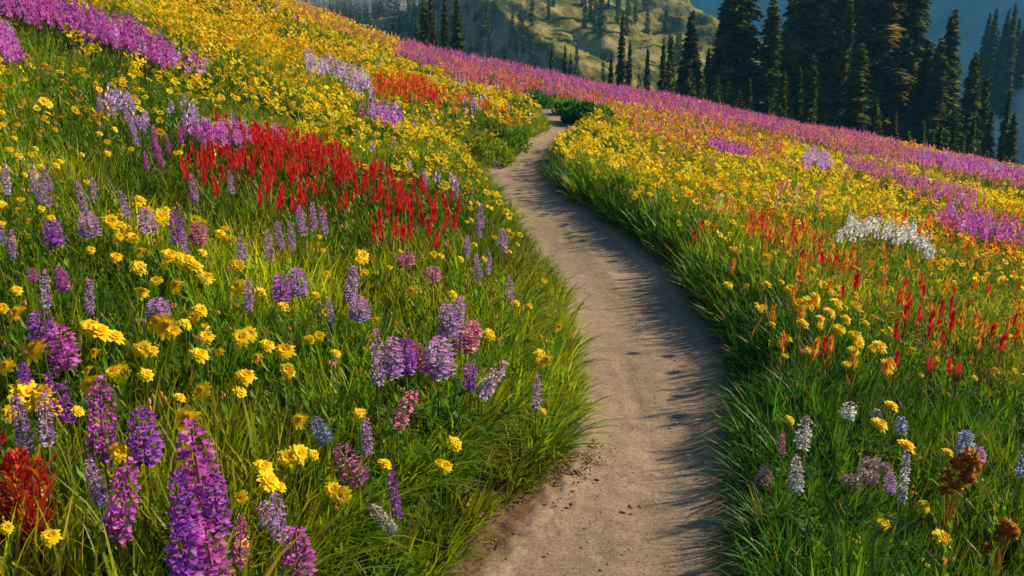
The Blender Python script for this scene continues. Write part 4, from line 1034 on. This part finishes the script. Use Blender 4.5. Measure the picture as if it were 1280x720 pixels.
for (r0, r1, dens, only) in [(1.2, 4, 34, ''), (4, 7, 62, ''), (7, 12, 84, ''), (7, 13.5, 170, 'RM'), (12, 20, 62, ''), (20, 37, 52, '')]:
    x, y = sector(r0, r1, dens); d, _ = edge_fix(x, y); k = d > .08; x, y = x[k], y[k]; z = H(x, y)
    px, py, dep = project(x, y, z + .33); right = x > path_lr(y)[1]
    kind = default_kind(px, py, x, right); si = np.full(len(x), -1)
    wob = 1 + 1.1 * fbm(x * 1.1, y * 1.1, 120, 3)
    for i, (w, pr, pl, th, nm) in enumerate(ST):
        cx = sum(p[0] for p in pl) / len(pl); lr = path_lr(12.0)
        dd_ = seg_dist(px, py, pl); side = (pl[0][0] < 680) if pl[0][1] > 128 else None
        inside = dd_ < th * wob
        if side is True: inside &= ~right
        if side is False: inside &= right
        u = rng.random(len(x)); m = inside & (u < pr)
        ks = list(w); ww = np.cumsum([w[q] for q in ks]); pick = np.searchsorted(ww / ww[-1], rng.random(len(x)))
        pick = np.array(ks)[np.minimum(pick, len(ks) - 1)]
        kind = np.where(m, pick, np.where(inside, np.where(pr > .5, 'G', kind), kind)); si = np.where(inside, i, si)
    if only:
        q_ = np.isin(kind, list(only)); x, y, z, kind, px, py, si = x[q_], y[q_], z[q_], kind[q_], px[q_], py[q_], si[q_]
    X_.append(x); Y_.append(y); Z_.append(z); K_.append(kind); D_.append(np.hypot(x, y)); PX_.append(px); PY_.append(py); SI_.append(si)
X_, Y_, Z_, K_, D_, PX_, PY_, SI_ = map(np.concatenate, (X_, Y_, Z_, K_, D_, PX_, PY_, SI_))
vis = (PX_ > -5) & (PX_ < 1285) & (PY_ > -5) & (PY_ < 725)
fam = {'Y': 'daisy', 'YO': 'daisy', 'M': 'lupine', 'L': 'lupine', 'W': 'lupine', 'R': 'paintbrush', 'O': 'paintbrush', 'PK': 'paintbrush', 'B': 'bud', 'G': ''}
FAM = np.array([fam[k] for k in K_])
COLN = {'M': 'magenta', 'L': 'lilac', 'W': 'white', 'R': 'red', 'O': 'orange', 'PK': 'pink'}
single = np.zeros(len(X_), bool)
budget = {'daisy': 300 - nd, 'lupine': 300 - len(HL) - 11 - 44, 'paintbrush': 300 - len(HB)}
for fm, b in budget.items():
    ix = np.nonzero((FAM == fm) & vis)[0]; ix = ix[np.argsort(D_[ix])][:b]; single[ix] = True
    for i in ix:
        k = K_[i]; h = rng.uniform(.24, .33); far = D_[i] > 7; s = rng.uniform(.75, 1.05); px, py = PX_[i], PY_[i]
        where = ST[SI_[i]][4] if SI_[i] >= 0 else ('in the open grass left of the path' if X_[i] < path_lr(Y_[i])[0] else 'in the open grass right of the path')
        if not where: where = 'in the dark green grass between the drifts'
        if fm == 'daisy':
            desc = 'small yellow daisy'; lab = rel_label(px, py, desc, 60, 2); g = 'small yellow daisies ' + where; base = f'small yellow daisy {where}'
            place(DAIM if far else DAI, (X_[i], Y_[i], Z_[i]), h, s * (.8 if not far else 1.0), None, (0, 0), lab or base, 'daisy', g)
        elif fm == 'lupine':
            cn = COLN[k]; place((LUPM if far else LUP)[cn], (X_[i], Y_[i], Z_[i]), h, s * .72, s * .7, (rng.uniform(-.1, .1), rng.uniform(-.1, .1)), f'{cn} lupine spike {where}', 'lupine', f'{cn} lupines {where}')
        else:
            cn = COLN[k]; place((BRUM if far else BRU)[cn], (X_[i], Y_[i], Z_[i]), h, s * .85, s * 1.1, (rng.uniform(-.12, .12), rng.uniform(-.1, .1)), f'{cn} paintbrush flower {where}', 'paintbrush', f'{cn} paintbrushes {where}')
for o in PROTOS:
    for c in list(o.children): bpy.data.objects.remove(c)
    bpy.data.objects.remove(o)

# the rest of each kind
def stuff(name, sel, protos_n, protos_f, cols, label, cat, size, grow=.026, stems=True):
    s = Soup()
    for (a, b, pr) in [(0, 10, protos_n), (10, 60, protos_f)]:
        ix = np.nonzero(sel & (D_ >= a) & (D_ < b))[0]; n = len(ix)
        if n == 0: continue
        tint = np.array([cols[k] for k in K_[ix]]) * rng.uniform(.8, 1.15, (n, 1)) * (1 + rng.uniform(-.08, .08, (n, 3)))
        h = rng.uniform(.22, .34, n); sc = size * rng.uniform(.75, 1.15, n) * (1 + grow * np.maximum(D_[ix] - 4, 0))
        s.scatter(pr, rng.integers(0, len(pr), n), np.stack([X_[ix], Y_[ix], Z_[ix] + h], 1), rng.uniform(0, 6.28, n), sc, np.stack([rng.normal(size=n) * .16, rng.normal(size=n) * .16 - .05], 1), tint)
    o = s.build(name, M_PETAL); tag(o, label, cat, kind='stuff'); print(name, s.tris()); return o
def facing(p): return _tilt(p, (0, 0, 0), (rng.uniform(.1, 1.0), rng.uniform(-.4, .7)))
HM = [facing(head_mid(.031, 8)).get() for _ in range(8)]
def head_clump():
    p = P()
    for i in range(3):
        q = P(); r = .02
        for j in range(4):
            a = 2 * PI * j / 4 + rng.uniform(0, 1.5); e = np.array((math.cos(a), math.sin(a), 0)); s = np.array((-e[1], e[0], 0)) * r * .75; c = np.ones(3) * rng.uniform(.85, 1.1)
            q.add([(0, 0, 0), tuple(e * r * .8 - s + (0, 0, .006)), tuple(e * r * 1.1), tuple(e * r * .8 + s + (0, 0, .008))], [(0, 1, 2), (0, 2, 3)], [c * np.array((.9, .7, 1)), c, c, c])
        _tilt(q, rng.normal(size=3) * .02, (rng.uniform(.2, 1.2), rng.uniform(-.6, .6)))
        for v_, f_, c_ in zip(q.v, q.f, q.c): p.v.append(v_); p.c.append(c_)
        base = p.n
        off = 0
        for v_, f_ in zip(q.v, q.f): p.f.append(f_ + base); off += len(v_)
        p.n += off
    return p.get()
HF = [head_clump() for _ in range(8)]
rest = ~single
stuff('yellow_flowers', rest & (FAM == 'daisy'), HM, HF, {'Y': YEL, 'YO': YEL2}, 'thousands of small yellow and golden flowers in drifts over both slopes', 'flowers', 1.0)
stuff('lupine_drift', rest & (FAM == 'lupine'), [spike_mid(.15, .027).get() for _ in range(6)], [spike_low(.17, .034).get() for _ in range(8)], {'M': MAG * np.array((.9, .85, .82)), 'L': LIL, 'W': WHI}, 'countless distant magenta and lilac lupine spikes in bands', 'flowers', 1.0, .012)
stuff('paintbrush_drift', rest & (FAM == 'paintbrush'), [brush_full(.12, .024, 16).get() for _ in range(6)], [brush_low().get() for _ in range(8)], {'R': REDC, 'O': ORA, 'PK': PINK}, 'countless distant pink, salmon and red flower spikes', 'flowers', 1.0, .012)
def budp():
    p = P()
    for i in range(5):
        q = rng.normal(size=3) * .009; q[2] = abs(q[2]) * 1.6; p.blob(q, .0038, np.ones(3) * rng.uniform(.7, 1.2), 4, 3, .008)
    p.ribbon([(0, 0, -.3), (.008, 0, -.12), (0, 0, .004)], [.0012, .0012, .0009], (0, 1, 0), (.3, .62, .3)); p.ribbon([(0, 0, -.3), (.008, 0, -.12), (0, 0, .004)], [.0012, .0012, .0009], (1, 0, 0), (.3, .62, .3))
    return p.get()
BU = [budp() for _ in range(5)]
s = Soup(); ix = np.nonzero(FAM == 'bud')[0]; n = len(ix); bc = np.array([(.62, .38, .22), (.55, .42, .12), (.6, .3, .35), (.35, .40, .08)])[rng.integers(0, 4, n)] * rng.uniform(.7, 1.2, (n, 1))
s.scatter(BU, rng.integers(0, 5, n), np.stack([X_[ix], Y_[ix], Z_[ix] + rng.uniform(.2, .33, n)], 1), rng.uniform(0, 6.28, n), rng.uniform(.8, 1.6, n), None, bc)
tag(s.build('seed_tips', M_PETAL), 'tiny tan and pinkish buds and seed tips scattered through the grass', 'buds', kind='stuff')

# ------------------------------------------------------------------ special plants of the foreground
def at(px, py, h=0):
    x, y = hit(px, py, h, H); return x, y, float(H(x, y))
# red-leaved plant, bottom left
def red_plant(px, py, label, n, H0, seed):
    x, y, z = at(px, py, .05); t = empty('red_leaf_plant', (x, y, z)); tag(t, label, 'plant')
    st = P(); lf = P(); tips = []
    for i in range(n):
        a = rng.uniform(0, 6.28); e = np.array((math.cos(a), math.sin(a), 0)); h = H0 * rng.uniform(.6, 1.1); r_ = rng.uniform(.01, .07); top = e * r_ + np.array((0, 0, h))
        st.tube([e * .01, e * r_ * .5 + (0, 0, h * .5), top], [.003, .0025, .0015], (.30, .05, .02), 5)
        for j in range(15):
            q = rng.uniform(.2, 1); b = e * r_ * q + np.array((0, 0, h * q)); aa = rng.uniform(0, 6.28); d = np.array((math.cos(aa) * .5, math.sin(aa) * .5, rng.uniform(.5, 1.1))); l = rng.uniform(.035, .085); s = np.cross(d, (0, 0, 1)); c = np.array(random.choice([(.50, .03, .03), (.62, .12, .03), (.38, .02, .03), (.70, .30, .05)])) * rng.uniform(.7, 1.2)
            lf.ribbon([b, b + d * l * .5, b + d * l + np.array((math.cos(aa), math.sin(aa), 0)) * l * .2], [.002, .0055, .0005], s, c * .8, c)
        v_, f_, c_ = brush_full(.05, .014, 14).get(); tips.append((v_ + top, f_, c_ * np.array((.62, .03, .04))))
    pobj('stems', st, M_LEAF, t); pobj('leaves', lf, M_LEAF, t); [pobj('flower_tip', q, M_PETAL, t) for q in tips]
red_plant(46, 735, 'bushy red-leaved plant with crimson tips at the bottom left corner', 19, .36, 1)
red_plant(2, 730, 'small red and orange leaved plant cut by the left frame edge at bottom', 10, .30, 2)
# brown seed heads
def seed_plant(px, py, label, heads, h):
    x, y, z = at(px, py, h); t = empty('seed_head_plant', (x, y, z)); tag(t, label, 'seed head'); dep = project(x, y, z + h)[2]
    st = P()
    for (dx, dz, r_) in heads:
        ox = dx / F_PX * dep; oz = h + dz / F_PX * dep; r_ = r_ / F_PX * dep; oy = rng.uniform(-.015, .015)
        st.tube([(rng.normal() * .006, rng.normal() * .006, -.03), (ox * .35, oy, oz * .55), (ox * .8, oy, oz * .9), (ox, oy, oz)], [.0026, .0024, .002, .0018], (.62, .30, .04), 5, (.70, .34, .05))
        p = P(); p.blob((0, 0, 0), r_ * .8, (.34, .09, .02), 9, 6, r_ * .7, .12)
        for i in range(70):
            d = rng.normal(size=3); d /= np.linalg.norm(d); b = d * r_ * .6; d2 = d + rng.normal(size=3) * .35 + np.array((0, 0, .25)); s = np.cross(d2, rng.normal(size=3)); s /= np.linalg.norm(s) + 1e-6
            c = np.array(random.choice([(.92, .58, .06), (.60, .22, .03), (.95, .66, .10), (.34, .07, .02)])) * rng.uniform(.7, 1.2); p.ribbon([b, b + d2 * r_ * .2, b + d2 * r_ * .36], [.0022, .0042, .0012], s, c, c * 1.2)
        v_, f_, c_ = p.get(); o = pobj('seed_head', (v_, f_, c_), M_SOLID, t); o.location = (ox, oy, oz)
    for i in range(5):
        a = rng.uniform(0, 6.28); blade(st, (0, 0, 0), a, h * .8, .6, .003, np.array((.3, .17, .05)), np.array((.42, .24, .06)))
    pobj('stems', st, M_SOLID, t)
seed_plant(1192, 606, 'cluster of rusty brown dried seed heads on orange stems, lower right', [(16, 36, 14), (2, 30, 12), (-10, 14, 11), (14, 14, 13), (2, 2, 11), (-12, -8, 8), (24, 24, 10)], .31)
seed_plant(1254, 672, 'dark brown dried seed heads near the bottom right corner', [(2, 14, 15), (-8, 4, 10), (12, 6, 9), (-18, -14, 7)], .24)
# pinkish grey fuzzy clusters
def fuzzy(px, py, label, w, h=.24):
    x, y, z = at(px, py, h); t = empty('woolly_plant', (x, y, z)); tag(t, label, 'plant'); dep = project(x, y, z + h)[2]; st = P(); p = P()
    for i in range(7):
        ox, oy, oz = rng.uniform(-.5, .5) * w / F_PX * dep, rng.uniform(-.03, .03), h + rng.uniform(-.02, .025)
        st.tube([(0, 0, -.03), (ox * .5, oy, h * .5), (ox, oy, oz)], [.0022, .002, .0015], (.20, .20, .10), 4)
        for j in range(60):
            d = rng.normal(size=3); d /= np.linalg.norm(d); b = np.array((ox, oy, oz)) + d * .011 * np.array((1, 1, 1.3)); s = np.cross(d, rng.normal(size=3)); s /= np.linalg.norm(s); c = np.array(random.choice([(.50, .36, .44), (.55, .48, .52), (.38, .26, .34), (.55, .38, .30)])) * rng.uniform(.7, 1.2)
            p.ribbon([b * 1, b + d * .006, b + d * .012], [.0012, .003, .0008], s, c, c * 1.1)
    pobj('stems', st, M_LEAF, t); pobj('flower_heads', p, M_SOLID, t)
fuzzy(1074, 600, 'pinkish grey woolly flower cluster, left of the tall narrow silvery spike', 34)
fuzzy(1092, 582, 'brownish woolly flower cluster just behind the pinkish grey one', 26)
fuzzy(955, 600, 'small greenish woolly plant at the dark right border of the path', 14, .14)
# broad-leaved plant with yellow green blades, bottom
def broad(px, py, label, n, L, w, c0):
    x, y, z = at(px, py, 0); t = empty('broad_leaved_plant', (x, y, z)); tag(t, label, 'plant')
    for i in range(n):
        az = 2 * PI * i / n + rng.uniform(-.3, .3); e = np.array((math.cos(az), math.sin(az), 0)); l = L * rng.uniform(.75, 1.15); u = rng.uniform(.8, 1.7); p = P(); ts = np.linspace(0, 1, 7)
        pts = [e * l * q * .9 + np.array((0, 0, l * u * (q - .45 * q * q))) for q in ts]; ww = w * np.sin(np.clip(ts * .93 + .07, 0, 1) * PI) ** .8 * (1.1 - .4 * ts) + .001; c = np.array(c0) * rng.uniform(.75, 1.2)
        s = np.array((-e[1], e[0], 0)); left = P(); k = 7
        v = []; 
        for q, (pt, w_) in enumerate(zip(pts, ww)): v += [pt - s * w_ + (0, 0, w_ * .35), pt, pt + s * w_ + (0, 0, w_ * .35)]
        f = []
        for q in range(k - 1):
            b = q * 3; f += [(b, b + 1, b + 4), (b, b + 4, b + 3), (b + 1, b + 2, b + 5), (b + 1, b + 5, b + 4)]
        cc = np.array([c * (1.0 if j % 3 else .9) * (.9 + .3 * (j // 3) / 6) if j % 3 != 1 else c * 1.35 for j in range(3 * k)])
        p.add(v, f, cc); pobj('leaf', p, M_LEAF, t, True)
broad(432, 712, 'plant with broad bright yellow green leaves at the bottom, beside the purple lupine', 15, .17, .013, (.20, .32, .025))
broad(504, 700, 'low broad-leaved yellow green plant at the soil verge of the path', 11, .11, .011, (.17, .26, .02))
broad(330, 708, 'green leafy rosette between the purple clump and the bright purple lupine', 10, .12, .011, (.13, .26, .02))
# a couple of stones on the path
for (px, py, r_, lab) in [(1008 - 220, 634, .012, 'small dark stone lying on the near path'), (800, 634, .009, 'tiny pale stone lying beside the small dark stone'), (905, 560, .014, 'flat stone at the dark right border of the path'), (700, 655, .010, 'small brown stone left on the near path')]:
    x, y = hit(px, py, 0, H); p = P(); p.blob((0, 0, 0), r_, np.array((.20, .15, .12)) * rng.uniform(.6, 1.2), 8, 6, r_ * .55, .16); o = pobj('stone', p, M_BARK, None, True); o.location = (x, y, float(H(x, y)) + .003); tag(o, lab, 'stone')

# ------------------------------------------------------------------ light, air, camera
SUN_AZ = R(22); SUN_EL = R(29)      # azimuth measured from +x towards +y
sd = Vector((math.cos(SUN_EL) * math.cos(SUN_AZ), math.cos(SUN_EL) * math.sin(SUN_AZ), math.sin(SUN_EL)))
sl = bpy.data.lights.new('sun', 'SUN'); sl.energy = 5.0; sl.angle = R(2.0); sl.color = (1, .79, .46)
so = bpy.data.objects.new('sun', sl); C.objects.link(so); so.rotation_euler = sd.to_track_quat('Z', 'Y').to_euler(); so.location = (30, 0, 30)
w = bpy.data.worlds.new('World'); bpy.context.scene.world = w; w.use_nodes = True; nt = w.node_tree
bg = nt.nodes['Background']; sky = nt.nodes.new('ShaderNodeTexSky'); sky.sky_type = 'NISHITA'; sky.sun_disc = False
sky.sun_elevation = SUN_EL; sky.sun_rotation = PI / 2 - SUN_AZ; sky.altitude = 1500
nt.links.new(sky.outputs[0], bg.inputs['Color']); bg.inputs['Strength'].default_value = .05
# air
hz = bpy.data.meshes.new('haze'); x0, x1, y0, y1, zz0, zz1 = -1750, 1750, -60, 1750, -420, 260
if HAZE:
    vs = [(x, y, z) for z in (zz0, zz1) for y in (y0, y1) for x in (x0, x1)]
    hz.from_pydata(vs, [], [(0, 2, 3, 1), (4, 5, 7, 6), (0, 1, 5, 4), (2, 6, 7, 3), (0, 4, 6, 2), (1, 3, 7, 5)])
    hm, nt = new_mat('haze_air'); pv = N(nt, 'ShaderNodeVolumePrincipled'); pv.inputs['Color'].default_value = (.09, .46, .95, 1); pv.inputs['Density'].default_value = HAZE; pv.inputs['Anisotropy'].default_value = .1
    o = N(nt, 'ShaderNodeOutputMaterial'); nt.links.new(pv.outputs[0], o.inputs['Volume']); hz.materials.append(hm)
    tag(link('haze', hz), 'pale blue mountain haze', 'haze', kind='stuff')
cam = bpy.data.cameras.new('camera'); co = bpy.data.objects.new('camera', cam); C.objects.link(co)
co.location = (0, 0, CAM_Z); co.rotation_euler = (PI / 2 - PITCH, 0, 0); cam.sensor_width = 36; cam.lens = 36 * F_PX / 1280; cam.clip_end = 9000; cam.clip_start = .05
sc = bpy.context.scene; sc.camera = co
sc.render.resolution_x = 1024; sc.render.resolution_y = 576
vs_ = sc.view_settings; sc.view_settings.view_transform = 'Standard'; vs_.look = 'None'; vs_.gamma = 1; vs_.exposure = EXPO
